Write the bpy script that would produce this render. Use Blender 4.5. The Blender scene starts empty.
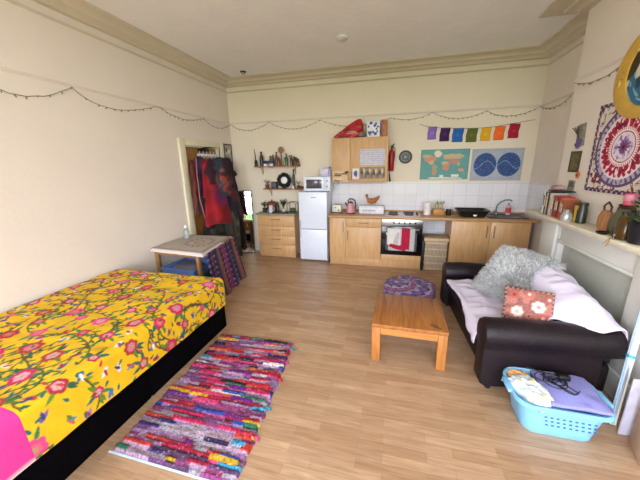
import bpy, bmesh, math, random
import numpy as np
from mathutils import Vector, Matrix
PI=math.pi
rnd=random.Random(7); nrg=np.random.RandomState(5)
COL=bpy.context.scene.collection
WORLD,EXPO=16.0,0.24
# ---------- camera geometry (also used to read real positions off known planes)
F=289.04; YAW,PIT,ROL=14.467,14.469,-1.006; H=1.738
def _axes():
    y,p,r=[math.radians(a) for a in (YAW,PIT,ROL)]
    fw=Vector((-math.sin(y)*math.cos(p),math.cos(y)*math.cos(p),-math.sin(p)))
    rt=Vector((math.cos(y),math.sin(y),0)); up=rt.cross(fw)
    return rt*math.cos(r)+up*math.sin(r), -rt*math.sin(r)+up*math.cos(r), fw
RT,UP,FW=_axes(); EYE=Vector((0,0,H))
def at(u,v,ax,val):
    d=FW+RT*((u-320)/F)-UP*((v-240)/F); k='xyz'.index(ax)
    return EYE+d*((val-EYE[k])/d[k])
XL,XR,YB,YF,ZC=-3.19,2.11,5.43,-1.4,3.31
XC,YC0,YC1=1.80,1.30,3.92     # chimney breast
# ---------- materials
def lin(h):
    h=h.lstrip('#'); o=[]
    for i in (0,2,4):
        c=int(h[i:i+2],16)/255; o.append(c/12.92 if c<=.04045 else ((c+.055)/1.055)**2.4)
    return tuple(o)
MC={}
def mat(name,col,rough=.6,metal=0,var=.12,scale=12,bump=0,bscale=60,trans=0,emit=0,spec=None,sheen=0):
    if name in MC: return MC[name]
    m=bpy.data.materials.new(name); m.use_nodes=True; nt=m.node_tree; b=nt.nodes['Principled BSDF']
    c=lin(col) if isinstance(col,str) else col
    tc=nt.nodes.new('ShaderNodeTexCoord')
    n=nt.nodes.new('ShaderNodeTexNoise'); n.inputs['Scale'].default_value=scale; n.inputs['Detail'].default_value=4
    nt.links.new(tc.outputs['Object'],n.inputs['Vector'])
    r=nt.nodes.new('ShaderNodeValToRGB')
    r.color_ramp.elements[0].position=.3; r.color_ramp.elements[1].position=.7
    r.color_ramp.elements[0].color=(*[x*(1-var) for x in c],1); r.color_ramp.elements[1].color=(*[min(1,x*(1+var)) for x in c],1)
    nt.links.new(n.outputs['Fac'],r.inputs['Fac']); nt.links.new(r.outputs['Color'],b.inputs['Base Color'])
    b.inputs['Roughness'].default_value=rough; b.inputs['Metallic'].default_value=metal
    if trans: b.inputs['Transmission Weight'].default_value=trans
    if sheen: b.inputs['Sheen Weight'].default_value=sheen
    if spec is not None: b.inputs['Specular IOR Level'].default_value=spec
    if bump:
        n2=nt.nodes.new('ShaderNodeTexNoise'); n2.inputs['Scale'].default_value=bscale; n2.inputs['Detail'].default_value=3
        nt.links.new(tc.outputs['Object'],n2.inputs['Vector'])
        bp=nt.nodes.new('ShaderNodeBump'); bp.inputs['Strength'].default_value=bump; bp.inputs['Distance'].default_value=.01
        nt.links.new(n2.outputs['Fac'],bp.inputs['Height']); nt.links.new(bp.outputs['Normal'],b.inputs['Normal'])
    MC[name]=m; return m
def wood(name,c1,c2,axis='x',scale=3,rough=.45,stretch=14):
    if name in MC: return MC[name]
    m=bpy.data.materials.new(name); m.use_nodes=True; nt=m.node_tree; b=nt.nodes['Principled BSDF']
    tc=nt.nodes.new('ShaderNodeTexCoord'); mp=nt.nodes.new('ShaderNodeMapping')
    s=[stretch]*3; s['xyz'.index(axis)]=1; mp.inputs['Scale'].default_value=s
    nt.links.new(tc.outputs['Object'],mp.inputs['Vector'])
    n=nt.nodes.new('ShaderNodeTexNoise'); n.inputs['Scale'].default_value=scale; n.inputs['Detail'].default_value=6; n.inputs['Distortion'].default_value=.6
    nt.links.new(mp.outputs['Vector'],n.inputs['Vector'])
    r=nt.nodes.new('ShaderNodeValToRGB'); r.color_ramp.elements[0].position=.32; r.color_ramp.elements[1].position=.68
    r.color_ramp.elements[0].color=(*lin(c1),1); r.color_ramp.elements[1].color=(*lin(c2),1)
    nt.links.new(n.outputs['Fac'],r.inputs['Fac']); nt.links.new(r.outputs['Color'],b.inputs['Base Color'])
    b.inputs['Roughness'].default_value=rough
    MC[name]=m; return m
def painted(name,rough=.8,bump=0,bscale=120,sheen=0):
    if name in MC: return MC[name]
    m=bpy.data.materials.new(name); m.use_nodes=True; nt=m.node_tree; b=nt.nodes['Principled BSDF']
    a=nt.nodes.new('ShaderNodeAttribute'); a.attribute_name='col'
    nt.links.new(a.outputs['Color'],b.inputs['Base Color']); b.inputs['Roughness'].default_value=rough
    if sheen: b.inputs['Sheen Weight'].default_value=sheen
    if bump:
        tc=nt.nodes.new('ShaderNodeTexCoord'); n2=nt.nodes.new('ShaderNodeTexNoise'); n2.inputs['Scale'].default_value=bscale
        nt.links.new(tc.outputs['Object'],n2.inputs['Vector'])
        bp=nt.nodes.new('ShaderNodeBump'); bp.inputs['Strength'].default_value=bump; bp.inputs['Distance'].default_value=.01
        nt.links.new(n2.outputs['Fac'],bp.inputs['Height']); nt.links.new(bp.outputs['Normal'],b.inputs['Normal'])
    MC[name]=m; return m
# ---------- mesh builder
class MB:
    def __init__(s): s.b=bmesh.new()
    def box(s,x0,x1,y0,y1,z0,z1,bev=0,M=None,seg=2):
        r=bmesh.ops.create_cube(s.b,size=1); vs=r['verts']
        for v in vs: v.co=Vector(((x0+x1)/2+v.co.x*(x1-x0),(y0+y1)/2+v.co.y*(y1-y0),(z0+z1)/2+v.co.z*(z1-z0)))
        if bev>0:
            es=list({e for v in vs for e in v.link_edges})
            bev=min(bev,.49*min(abs(x1-x0),abs(y1-y0),abs(z1-z0)))
            rr=bmesh.ops.bevel(s.b,geom=es,offset=bev,segments=seg,profile=.5,affect='EDGES')
            vs=list({v for f in rr['faces'] for v in f.verts})
        if M is not None:
            allv=set(vs); 
            for v in allv: v.co=M@v.co
        return s
    def grid(s,P,closeu=False,closev=False,flip=False):
        nu,nv=len(P),len(P[0]); V=[[s.b.verts.new(p) for p in row] for row in P]
        for i in range(nu if closeu else nu-1):
            for j in range(nv if closev else nv-1):
                a,b,c,d=V[i][j],V[(i+1)%nu][j],V[(i+1)%nu][(j+1)%nv],V[i][(j+1)%nv]
                try: s.b.faces.new((a,b,c,d) if not flip else (d,c,b,a))
                except ValueError: pass
        return V
    def tube(s,pts,r,n=8,cap=True,closed=False):
        pts=[Vector(p) for p in pts]; N=len(pts); rr=r if hasattr(r,'__len__') else [r]*N
        prev=None; rows=[]
        for i,p in enumerate(pts):
            t=(pts[(i+1)%N if closed else min(i+1,N-1)]-pts[(i-1)%N if closed else max(i-1,0)])
            t=t.normalized() if t.length>1e-9 else Vector((0,0,1))
            if prev is None:
                a=Vector((0,0,1)) if abs(t.z)<.9 else Vector((1,0,0)); u=t.cross(a).normalized()
            else: u=(prev-t*prev.dot(t)).normalized()
            prev=u; w=t.cross(u)
            rows.append([p+(u*math.cos(2*PI*k/n)+w*math.sin(2*PI*k/n))*rr[i] for k in range(n)])
        V=s.grid(rows,closeu=closed,closev=True)
        if cap and not closed:
            for row in (V[0],V[-1]):
                try: s.b.faces.new(row)
                except ValueError: pass
        return s
    def lathe(s,prof,c=(0,0,0),n=24,sx=1,sy=1,cap=True,M=None):
        rows=[]
        for r,z in prof: rows.append([Vector((c[0]+sx*r*math.cos(2*PI*k/n),c[1]+sy*r*math.sin(2*PI*k/n),c[2]+z)) for k in range(n)])
        if M is not None: rows=[[M@p for p in row] for row in rows]
        V=s.grid(rows,closev=True)
        if cap:
            for row,(r,z) in ((V[0],prof[0]),(V[-1],prof[-1])):
                if r>1e-4:
                    try: s.b.faces.new(row)
                    except ValueError: pass
        return s
    def ball(s,c,rx,ry=None,rz=None,n=12,M=None):
        ry=ry or rx; rz=rz or rx; rows=[]
        for i in range(n+1):
            a=PI*i/n; rows.append([Vector((c[0]+rx*max(math.sin(a),1e-4)*math.cos(2*PI*k/(2*n)),c[1]+ry*max(math.sin(a),1e-4)*math.sin(2*PI*k/(2*n)),c[2]-rz*math.cos(a))) for k in range(2*n)])
        if M is not None: rows=[[M@p for p in row] for row in rows]
        s.grid(rows,closev=True); return s
    def prism(s,poly,z0,z1,M=None):
        a=[Vector((x,y,z0)) for x,y in poly]; b=[Vector((x,y,z1)) for x,y in poly]
        if M is not None: a=[M@p for p in a]; b=[M@p for p in b]
        A=[s.b.verts.new(p) for p in a]; B=[s.b.verts.new(p) for p in b]; n=len(A)
        s.b.faces.new(A[::-1]); s.b.faces.new(B)
        for i in range(n): s.b.faces.new((A[i],A[(i+1)%n],B[(i+1)%n],B[i]))
        return s
    def quad(s,a,b,c,d):
        s.b.faces.new([s.b.verts.new(Vector(p)) for p in (a,b,c,d)]); return s
    def build(s,name,m,parent=None,smooth=None,loc=None,rz=0,label=None,cat=None,group=None,kind=None,merge=True):
        if merge: bmesh.ops.remove_doubles(s.b,verts=s.b.verts,dist=1e-5)
        bmesh.ops.recalc_face_normals(s.b,faces=s.b.faces)
        me=bpy.data.meshes.new(name); s.b.to_mesh(me); s.b.free()
        if smooth is None or smooth:
            for p in me.polygons: p.use_smooth=True
            if smooth is None:
                me.set_sharp_from_angle(angle=math.radians(38))
        me.materials.append(m)
        o=bpy.data.objects.new(name,me); COL.objects.link(o)
        if parent: o.parent=parent
        if loc is not None: o.location=loc
        o.rotation_euler.z=rz
        tag(o,label,cat,group,kind); return o
def tag(o,label=None,cat=None,group=None,kind=None):
    if label: o['label']=label
    if cat: o['category']=cat
    if group: o['group']=group
    if kind: o['kind']=kind
    return o
def thing(name,label,cat,loc=(0,0,0),rz=0,group=None,rot=None):
    o=bpy.data.objects.new(name,None); o.empty_display_size=.1; COL.objects.link(o)
    o.location=loc; o.rotation_euler=rot if rot else (0,0,rz)
    return tag(o,label,cat,group)
def struct(mb,name,m,**k): return mb.build(name,m,kind='structure',**k)
def paintgrid(name,P,C,m,parent=None,thick=0,**k):
    """P (nu,nv,3) positions, C (nu,nv,3) linear colours -> one mesh with point colours"""
    P=np.asarray(P,float); C=np.asarray(C,float); nu,nv=P.shape[:2]
    idx=np.arange(nu*nv).reshape(nu,nv)
    fc=np.stack([idx[:-1,:-1],idx[1:,:-1],idx[1:,1:],idx[:-1,1:]],-1).reshape(-1,4)
    me=bpy.data.meshes.new(name); me.from_pydata(P.reshape(-1,3).tolist(),[],fc.tolist())
    a=me.color_attributes.new('col','FLOAT_COLOR','POINT')
    cc=np.ones((nu*nv,4)); cc[:,:3]=np.clip(C.reshape(-1,3),0,1); a.data.foreach_set('color',cc.ravel().astype(np.float32))
    me.polygons.foreach_set('use_smooth',[True]*len(me.polygons)); me.materials.append(m)
    o=bpy.data.objects.new(name,me); COL.objects.link(o)
    if parent: o.parent=parent
    if thick:
        md=o.modifiers.new('thickness','SOLIDIFY'); md.thickness=thick; md.offset=-1
    tag(o,**{q:v for q,v in k.items() if q in('label','cat','group','kind')})
    if 'loc' in k: o.location=k['loc']
    return o
def BS(l): return np.stack(np.broadcast_arrays(*l),-1)
def L3(h): return np.array(lin(h))
def noise2(nu,nv,cells,seed=0):
    r=np.random.RandomState(seed); g=r.rand(cells[0]+2,cells[1]+2)
    x=np.linspace(0,cells[0],nu); y=np.linspace(0,cells[1],nv); xi=x.astype(int); yi=y.astype(int)
    fx=(x-xi)[:,None]; fy=(y-yi)[None]; fx=fx*fx*(3-2*fx); fy=fy*fy*(3-2*fy)
    a=g[np.ix_(xi,yi)];b=g[np.ix_(xi+1,yi)];c=g[np.ix_(xi,yi+1)];d=g[np.ix_(xi+1,yi+1)]
    return (a*(1-fx)+b*fx)*(1-fy)+(c*(1-fx)+d*fx)*fy
# ---------- common materials
wallbm=mat('wall_paint_back','#e7dbc6',.85,var=.02,scale=2,bump=.15,bscale=25)
wallm=mat('wall_paint','#e6dbce',.85,var=.02,scale=2,bump=.15,bscale=25)
trimm=mat('cornice_paint','#d2c6b0',.7,var=.03,scale=3)
ceilm=mat('ceiling_paint','#f3f1f1',.8,var=.02,scale=3,bump=.5,bscale=14)
white=mat('white_gloss','#e9ebee',.25,var=.02)
whitem=mat('white_paint','#e8e8e2',.45,var=.03)
oak=wood('light_beech','#c09562','#cfa676','z',3,.4)
oakd=wood('beech_worktop','#a87c4e','#c49a68','x',3,.35)
tabw=wood('honey_oak','#8e5426','#ac6e32','y',3,.35,12)
tabx=wood('honey_oak_leg','#9c602c','#b97a3c','z',3,.4,12)
steel=mat('steel','#b9babb',.3,1,var=.05)
chrome=mat('chrome','#d5d8da',.12,1,var=.02)
black=mat('black_plastic','#111112',.35,var=.1)
leather=mat('brown_leather','#1a1116',.42,spec=.3,var=.25,scale=6,bump=.35,bscale=90)
darkiron=mat('dark_iron','#2a2523',.5,.4)
green=mat('leaf_green','#3b5b2c',.55,var=.3,scale=30)
# ================= SETTING =================
def floor_mat():
    m=bpy.data.materials.new('laminate_floor'); m.use_nodes=True; nt=m.node_tree; b=nt.nodes['Principled BSDF']; N=nt.nodes.new; K=nt.links.new
    tc=N('ShaderNodeTexCoord'); 
    br=N('ShaderNodeTexBrick'); br.offset=.37; br.offset_frequency=2; br.squash=1
    br.inputs['Scale'].default_value=1; br.inputs['Brick Width'].default_value=.42; br.inputs['Row Height'].default_value=.066
    br.inputs['Mortar Size'].default_value=.0008; br.inputs['Bias'].default_value=0
    br.inputs['Color1'].default_value=(*lin('#b08b69'),1); br.inputs['Color2'].default_value=(*lin('#c5a382'),1); br.inputs['Mortar'].default_value=(*lin('#957455'),1)
    K(tc.outputs['Object'],br.inputs['Vector'])
    mp=N('ShaderNodeMapping'); mp.inputs['Scale'].default_value=(2,26,1); K(tc.outputs['Object'],mp.inputs['Vector'])
    n=N('ShaderNodeTexNoise'); n.inputs['Scale'].default_value=2.2; n.inputs['Detail'].default_value=7; n.inputs['Distortion'].default_value=.8; K(mp.outputs['Vector'],n.inputs['Vector'])
    r=N('ShaderNodeValToRGB'); r.color_ramp.elements[0].position=.3; r.color_ramp.elements[1].position=.72
    r.color_ramp.elements[0].color=(.74,.7,.66,1); r.color_ramp.elements[1].color=(1.06,1.06,1.06,1); K(n.outputs['Fac'],r.inputs['Fac'])
    mx=N('ShaderNodeMix'); mx.data_type='RGBA'; mx.blend_type='MULTIPLY'; mx.inputs['Factor'].default_value=1
    K(br.outputs['Color'],mx.inputs['A']); K(r.outputs['Color'],mx.inputs['B']); K(mx.outputs['Result'],b.inputs['Base Color'])
    b.inputs['Roughness'].default_value=.36; b.inputs['Specular IOR Level'].default_value=.45
    return m
struct(MB().box(XL,XR,YF,YB,-.1,0),'floor',floor_mat())
struct(MB().box(XL-.2,XR+.2,YF-.2,YB+.2,ZC,ZC+.1),'ceiling',ceilm)
# left wall with doorway cut out
DY0,DY1,DZ=4.03,4.99,2.08
struct(MB().box(XL-.2,XL,YF,DY0,0,ZC).box(XL-.2,XL,DY1,YB,0,ZC).box(XL-.2,XL,DY0,DY1,DZ,ZC),'wall_left',wallm)
struct(MB().box(XL-.2,XR+.2,YB,YB+.2,0,ZC),'wall_back',wallbm)
struct(MB().box(XR,XR+.2,YF,YB,0,ZC),'wall_right',wallm)
struct(MB().box(XC,XR,YC0,YC1,0,ZC),'wall_chimney_breast',wallm)
# front wall behind the viewpoint with three tall windows
wins=[(-2.95,-1.95),(-1.1,.45),(.85,2.0)]; wz0,wz1=.45,2.95
mb=MB(); xs=[XL-.2]+[a for w in wins for a in w]+[XR+.2]
for i in range(0,len(xs),2): mb.box(xs[i],xs[i+1],YF-.25,YF,0,ZC)
for a,b in wins: mb.box(a,b,YF-.25,YF,0,wz0).box(a,b,YF-.25,YF,wz1,ZC)
struct(mb,'wall_front',wallm)
for i,(a,b) in enumerate(wins):
    mb=MB(); y0,y1=YF-.16,YF-.11
    mb.box(a,a+.06,y0,y1,wz0,wz1).box(b-.06,b,y0,y1,wz0,wz1).box(a,b,y0,y1,wz0,wz0+.08).box(a,b,y0,y1,wz1-.06,wz1).box(a,b,y0,y1,1.72,1.77)
    w=struct(mb,'window_%d'%(i+1),whitem)
    MB().box(a-.04,b+.04,YF-.1,YF+.05,wz0-.03,wz0,.005).build('window_sill',whitem,w)
# baseboards, rails
def sk(mb,*a): mb.box(*a,.006)
struct(MB().box(XL,XL+.02,YF,DY0-.13,0,.17,.006).box(XL,XL+.02,DY1+.13,YB,0,.17,.006),'baseboard_left',whitem)
struct(MB().box(XL+.02,XR-.02,YB-.02,YB,0,.17,.006),'baseboard_back',whitem)
struct(MB().box(XR-.02,XR,YC1,YB-.02,0,.17,.006).box(XR-.02,XR,YF,YC0,0,.17,.006),'baseboard_right',whitem)
def profile_run(mb,pts,prof,closed=False):
    """sweep (offset into room, z) profile along wall polyline pts (x,y); room is on the left of travel"""
    n=len(pts); rows=[]
    for i,p in enumerate(pts):
        p=Vector(p); a=(p-Vector(pts[i-1])).normalized() if i>0 else None; b=(Vector(pts[i+1])-p).normalized() if i<n-1 else None
        na=Vector((-a.y,a.x)) if a else None; nb=Vector((-b.y,b.x)) if b else None
        if na is None: d=nb
        elif nb is None: d=na
        else: d=(na+nb)/max(1+na.dot(nb),.2)
        rows.append([Vector((p.x+d.x*o,p.y+d.y*o,z)) for o,z in prof])
    mb.grid(rows,closev=True)
    return mb
def arc(cx,cz,r,a0,a1,n=6): return [(cx+r*math.cos(math.radians(a0+(a1-a0)*i/n)),cz+r*math.sin(math.radians(a0+(a1-a0)*i/n))) for i in range(n+1)]
cor=[(0,ZC),(.23,ZC),(.23,ZC-.018),(.205,ZC-.02)]+[(.205-.1*math.sin(t*PI/2/6),ZC-.02-.045*(1-math.cos(t*PI/2/6))) for t in range(7)]+[(.09,ZC-.07),(.07,ZC-.075),(.045,ZC-.095),(.045,ZC-.11),(0,ZC-.115)]
# travelling clockwise seen from above keeps the room on the right, so walk counter-clockwise
path_b=[(XR,YC1),(XR,YB),(XL,YB),(XL,YF)]
struct(profile_run(MB(),path_b,cor),'trim_1',trimm)
cor2=[(o*1.43,ZC-(ZC-z)*1.05) for o,z in cor]
struct(profile_run(MB(),[(XC,YC0),(XC,YC1),(XR-.001,YC1)],[(o,z-.0005) for o,z in cor2]),'trim_2',trimm)
bead=[(0,3.125),(.014,3.122),(.018,3.112),(.012,3.104),(0,3.1)]
struct(profile_run(MB(),path_b,bead),'trim_3',trimm)
rail=[(0,2.575),(.014,2.572),(.02,2.56),(.01,2.548),(0,2.54)]
struct(profile_run(MB(),path_b,rail),'trim_4',wallm)
struct(profile_run(MB(),[(XC,YC0),(XC,YC1)],rail),'trim_5',wallm)
# tiles
def tile_mat():
    m=bpy.data.materials.new('white_wall_tiles'); m.use_nodes=True; nt=m.node_tree; b=nt.nodes['Principled BSDF']; N=nt.nodes.new; K=nt.links.new
    tc=N('ShaderNodeTexCoord'); sp=N('ShaderNodeSeparateXYZ'); K(tc.outputs['Object'],sp.inputs[0])
    ad=N('ShaderNodeMath'); ad.operation='ADD'; K(sp.outputs['X'],ad.inputs[0]); K(sp.outputs['Y'],ad.inputs[1])
    cb=N('ShaderNodeCombineXYZ'); K(ad.outputs[0],cb.inputs['X']); K(sp.outputs['Z'],cb.inputs['Y'])
    br=N('ShaderNodeTexBrick'); br.offset=0; br.inputs['Scale'].default_value=1; br.inputs['Brick Width'].default_value=.2; br.inputs['Row Height'].default_value=.2
    br.inputs['Mortar Size'].default_value=.003; br.inputs['Color1'].default_value=(*lin('#dfdde2'),1); br.inputs['Color2'].default_value=(*lin('#e7e5ea'),1); br.inputs['Mortar'].default_value=(*lin('#cdc9cc'),1)
    K(cb.outputs[0],br.inputs['Vector']); K(br.outputs['Color'],b.inputs['Base Color']); b.inputs['Roughness'].default_value=.18
    bp=N('ShaderNodeBump'); bp.inputs['Strength'].default_value=.3; bp.inputs['Distance'].default_value=.004; bp.invert=True
    K(br.outputs['Fac'],bp.inputs['Height']); K(bp.outputs['Normal'],b.inputs['Normal']); return m
tm=tile_mat()
struct(MB().box(-1.15,XR,YB-.012,YB,.2,1.425).box(XR-.012,XR,4.8,YB-.012,.9,1.425),'trim_6',tm)
# door on the left wall
dwood=wood('orange_pine','#8a5a22','#b07a34','z',3,.45)
d=struct(MB().box(XL-.12,XL-.07,DY0,DY1,0,DZ-.02),'door_1',dwood)
mb=MB()
for (a,b,c,e) in ((DY0+.1,DY0+.43,.2,.95),(DY0+.52,DY0+.86,.2,.95),(DY0+.1,DY0+.43,1.1,1.62),(DY0+.52,DY0+.86,1.1,1.62),(DY0+.1,DY0+.43,1.72,1.97),(DY0+.52,DY0+.86,1.72,1.97)):
    mb.box(XL-.075,XL-.06,a,b,c,e,.006)
mb.build('door_panel',dwood,d)
MB().tube([(XL-.06,DY0+.06,1.02),(XL-.0,DY0+.06,1.02),(XL-.0,DY0+.17,1.02)],.01).build('door_handle',steel,d)
MB().box(XL-.07,XL-.02,4.45,4.7,2.0,2.05,.008).tube([(XL-.03,4.5,2.055),(XL+.02,4.85,2.09)],.012).build('door_closer',darkiron,d)
cream=mat('door_frame_cream','#e3dcc0',.5,var=.03)
struct(MB().box(XL-.02,XL+.035,DY0-.13,DY0,0,DZ+.1,.008).box(XL-.02,XL+.035,DY1,DY1+.1,0,DZ+.1,.008).box(XL-.02,XL+.03,DY0,DY1,DZ,DZ+.1,.008)
  .box(XL-.12,XL-.02,DY0,DY0+.02,0,DZ).box(XL-.12,XL-.02,DY1-.02,DY1,0,DZ).box(XL-.12,XL-.02,DY0+.02,DY1-.02,DZ-.02,DZ),'trim_7',cream)
# ceiling fittings
p=at(342,37,'z',ZC)
t=thing('smoke_alarm','small round white smoke alarm on the middle of the ceiling','smoke alarm',(p.x,p.y,ZC))
MB().lathe([(.085,0),(.085,-.015),(.075,-.025)]).build('base',white,t); MB().lathe([(.06,-.022),(.056,-.042),(.03,-.05),(.0001,-.05)]).build('sensor_cap',mat('alarm_grey','#c4c2be',.5),t)
p=at(242,72,'z',ZC); t=thing('ceiling_spotlight','small round dark metal spotlight on the ceiling in the far left corner','ceiling light',(p.x+.03,p.y-.02,ZC))
MB().lathe([(.05,0),(.05,-.012),(.03,-.02)]).build('mounting_plate',darkiron,t); MB().lathe([(.028,-.015),(.03,-.045),(.022,-.05),(.0001,-.045)]).build('lamp_head',steel,t)
# fireplace surround (painted, built in) and its mantel shelf
FX=1.70
sur=mat('surround_paint','#dcdcd6',.5,var=.04,scale=4,bump=.1)
b0=at(558.75,242.5,'x',FX); b1=at(632.5,276,'x',FX); zt=(b0.z+b1.z)/2; ya,yb=b1.y,b0.y   # opening near/far
ZM=at(580,228,'x',1.58).z
t=thing('fireplace_surround','off-white painted fireplace surround with a boarded opening behind the sofa','fireplace',(1.75,(ya+yb)/2,0))
lx=lambda x:x-1.75; ly=lambda y:y-(ya+yb)/2
yl,yr=yb+.36,ya-.36
MB().box(lx(FX),lx(XC),ly(yb),ly(yl),0,ZM-.05,.006).box(lx(FX-.03),lx(FX),ly(yb+.04),ly(yl-.03),0,ZM-.06,.01).box(lx(FX-.045),lx(FX),ly(yb+.02),ly(yl-.01),0,.2,.008).build('pilaster',sur,t)
MB().box(lx(FX),lx(XC),ly(yr),ly(ya),0,ZM-.05,.006).box(lx(FX-.03),lx(FX),ly(yr+.03),ly(ya-.04),0,ZM-.06,.01).box(lx(FX-.045),lx(FX),ly(yr+.01),ly(ya-.02),0,.2,.008).build('pilaster',sur,t)
MB().box(lx(FX),lx(XC),ly(ya),ly(yb),zt,ZM-.05,.004).box(lx(FX-.012),lx(FX),ly(ya-.02),ly(yb+.02),zt,zt+.03,.004).build('frieze',sur,t)
MB().box(lx(FX+.05),lx(XC),ly(ya),ly(yb),0,zt).build('fireboard',mat('fireboard_grey','#bdbfb4',.7,var=.04),t)
yme=at(525,210,'x',1.58).y
ms=mat('mantel_cream','#e6dec6',.45,var=.05)
MB().box(lx(1.58),lx(XC),ly(yr-.1),ly(yme),ZM-.03,ZM,.008).box(lx(1.61),lx(XC),ly(yr-.07),ly(yme-.03),ZM-.055,ZM-.03,.006).build('mantel_shelf',ms,t)
# alcove: narrow boards leaning beside the chimney
t=thing('leaning_board','narrow pale grey board leaning in the alcove beside the fireplace','board',(0,0,0))
a=at(527,252,'y',4.32); 
MB().box(-.012,.012,-.05,.05,0,1.0,.003,M=Matrix.Translation((1.93,4.25,0.002))@Matrix.Rotation(math.radians(4),4,'Y')).build('board',mat('pale_board','#cfcac2',.6),t)
MB().box(-.014,.014,-.02,0,0,1.01,.003,M=Matrix.Translation((1.93,4.18,0.002))@Matrix.Rotation(math.radians(4),4,'Y')).build('edge_strip',mat('strip_brown','#7c6a58',.6),t)
# ================= BED =================
bed=thing('bed','low double divan bed with black base along the left wall','bed',(-2.47,1.6,0))
def bl(x,y,z): return (x+2.47,y-1.6,z)
velv=mat('black_divan_fabric','#050406',1,spec=.05,var=.2,scale=40,sheen=0)
X0,X1,Y0,Y1=XL+.03,-1.765,.1,2.57
for (a,b) in ((Y0,1.5),(1.506,Y1)):
    MB().box(X0+2.47,X1+2.47,a-1.6,b-1.6,.0,.27,.012).build('divan_base',velv,bed)
MB().box(X0+2.47,X1+2.47-.005,Y0-1.6,Y1-1.6,.27,.53,.05,seg=4).build('mattress',mat('mattress_white','#d9d4cc',.8),bed)
def drape(S,Lx,Lxm,T,Lt,top,r,nu,nv,x0,y1,wr,seed,tstart=0):
    """cloth over the right edge (x) and far end (y); returns P, and sheet coords"""
    s=np.linspace(0,S+Lx,nu); q=np.linspace(0,T+Lt,nv)
    sg,tg=np.meshgrid(s,q,indexing='ij')
    ds=np.maximum(0,sg-S); dt=np.maximum(0,tg-T); d=np.hypot(ds,dt)
    Lm=np.where(dt>0,np.where(ds>0,min(Lx,Lt)+0*ds,Lt+0*ds),Lx+0*ds)
    dc=np.minimum(d,Lm); k=np.where(d>0,1/np.maximum(d,1e-9),0)
    nx,ny=ds*k,dt*k
    hor=np.where(dc<r*PI/2,r*np.sin(np.minimum(dc/r,PI/2)),r); drop=np.where(dc<r*PI/2,r*(1-np.cos(np.minimum(dc/r,PI/2))),r+dc-r*PI/2)
    hor=hor+np.maximum(0,drop-r)*.06
    X=x0+np.minimum(sg,S)+nx*hor; Y=y1+np.minimum(tg,T)+ny*hor
    w=(noise2(nu,nv,(9,14),seed)-.5)*wr+(noise2(nu,nv,(26,30),seed+1)-.5)*wr*.45
    Z=top-drop+w*np.where(d>0,.4,1)
    return BS([X+2.47,Y-1.6,Z]),sg,tg
def floral(sg,tg):
    sh=sg.shape; C=np.zeros(sh+(3,)); C[:]=L3('#e0b208'); C*= (1+.16*(noise2(*sh,(30,40),3)-.5))[...,None]
    r=np.random.RandomState(11)
    def put(mask,col,a=1.): 
        m=(mask*a)[...,None]; C[:]=C*(1-m)+np.asarray(col)*m
    S,T=sg.max(),tg.max()
    # vines
    for k in range(46):
        x,y=r.rand()*S,r.rand()*T; a=r.rand()*6.28; col=L3(['#5b4a12','#3f4a1c','#6b3a14'][k%3]); turn=r.uniform(-1,1)*5
        for st in range(170):
            x+=.0045*math.cos(a); y+=.0045*math.sin(a); a+=turn*.009+r.uniform(-.05,.05)
            if st%45==0: turn=r.uniform(-5,5)
            i0=int(x/S*(sh[0]-1)); j0=int(y/T*(sh[1]-1))
            if 1<i0<sh[0]-2 and 1<j0<sh[1]-2:
                C[i0,j0]=col; C[i0+1,j0]=col; C[i0,j0+1]=C[i0,j0+1]*.3+col*.7; C[i0-1,j0]=C[i0-1,j0]*.5+col*.5
            if st%14==0: leaf(C,sg,tg,x+.02*math.cos(a+1.2*(-1)**st),y+.02*math.sin(a+1.2*(-1)**st),a+.8*(-1)**st,.026,.0095,L3(r.choice(['#1f5a3a','#2c6b3c','#4f7a24','#184a4a','#6a8a2a'])))
    def jit(n,rad):
        pts=[]; tr=0
        while len(pts)<n and tr<6000:
            tr+=1; c=(r.rand()*S,r.rand()*T)
            if all(math.hypot(c[0]-q[0],c[1]-q[1])>rad for q in pts): pts.append(c)
        return pts
    big=jit(70,.165); kinds=['#c8145a','#a31c30','#d8407c','#a83228','#b81a50']
    for k,(x,y) in enumerate(big):
        R=r.uniform(.036,.075); flower(C,sg,tg,x,y,R,r.rand()*6,5+k%3,L3(kinds[k%5]),L3(['#f3c9cf','#e87a6a','#f29ab8'][k%3]),L3('#8fa05a'))
        for m in range(4): 
            a=r.rand()*6.28; leaf(C,sg,tg,x+(R+.02)*math.cos(a),y+(R+.02)*math.sin(a),a,.035,.012,L3(r.choice(['#1f5a3a','#2f7446','#17605c','#567f26'])))
    for k,(x,y) in enumerate(jit(150,.09)):
        if any(math.hypot(x-a,y-b)<.08 for a,b in big): continue
        col=['#3f63a8','#7a4a8a','#b8303a','#8a6aa0','#2d5f8a','#c85a3a','#d9d4cf'][k%7]; a=r.rand()*6.28
        leaf(C,sg,tg,x,y,a,.038,.015,L3(col)); leaf(C,sg,tg,x+.012*math.cos(a+1.4),y+.012*math.sin(a+1.4),a+.9,.028,.01,L3(r.choice(['#263a70','#e8e0d2','#a02848','#4a7a9a'])))
    for x,y in jit(200,.06): leaf(C,sg,tg,x,y,r.rand()*6.28,.024,.009,L3(r.choice(['#2c6b3c','#4f7a24','#17605c','#b8303a','#7a3a18'])))
    return C
def win_idx(sg,tg,x,y,R):
    sh=sg.shape; S,T=sg.max(),tg.max()
    i0=max(0,int((x-R)/S*(sh[0]-1))); i1=min(sh[0],int((x+R)/S*(sh[0]-1))+2); j0=max(0,int((y-R)/T*(sh[1]-1))); j1=min(sh[1],int((y+R)/T*(sh[1]-1))+2)
    return slice(i0,max(i1,i0)),slice(j0,max(j1,j0))
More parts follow.
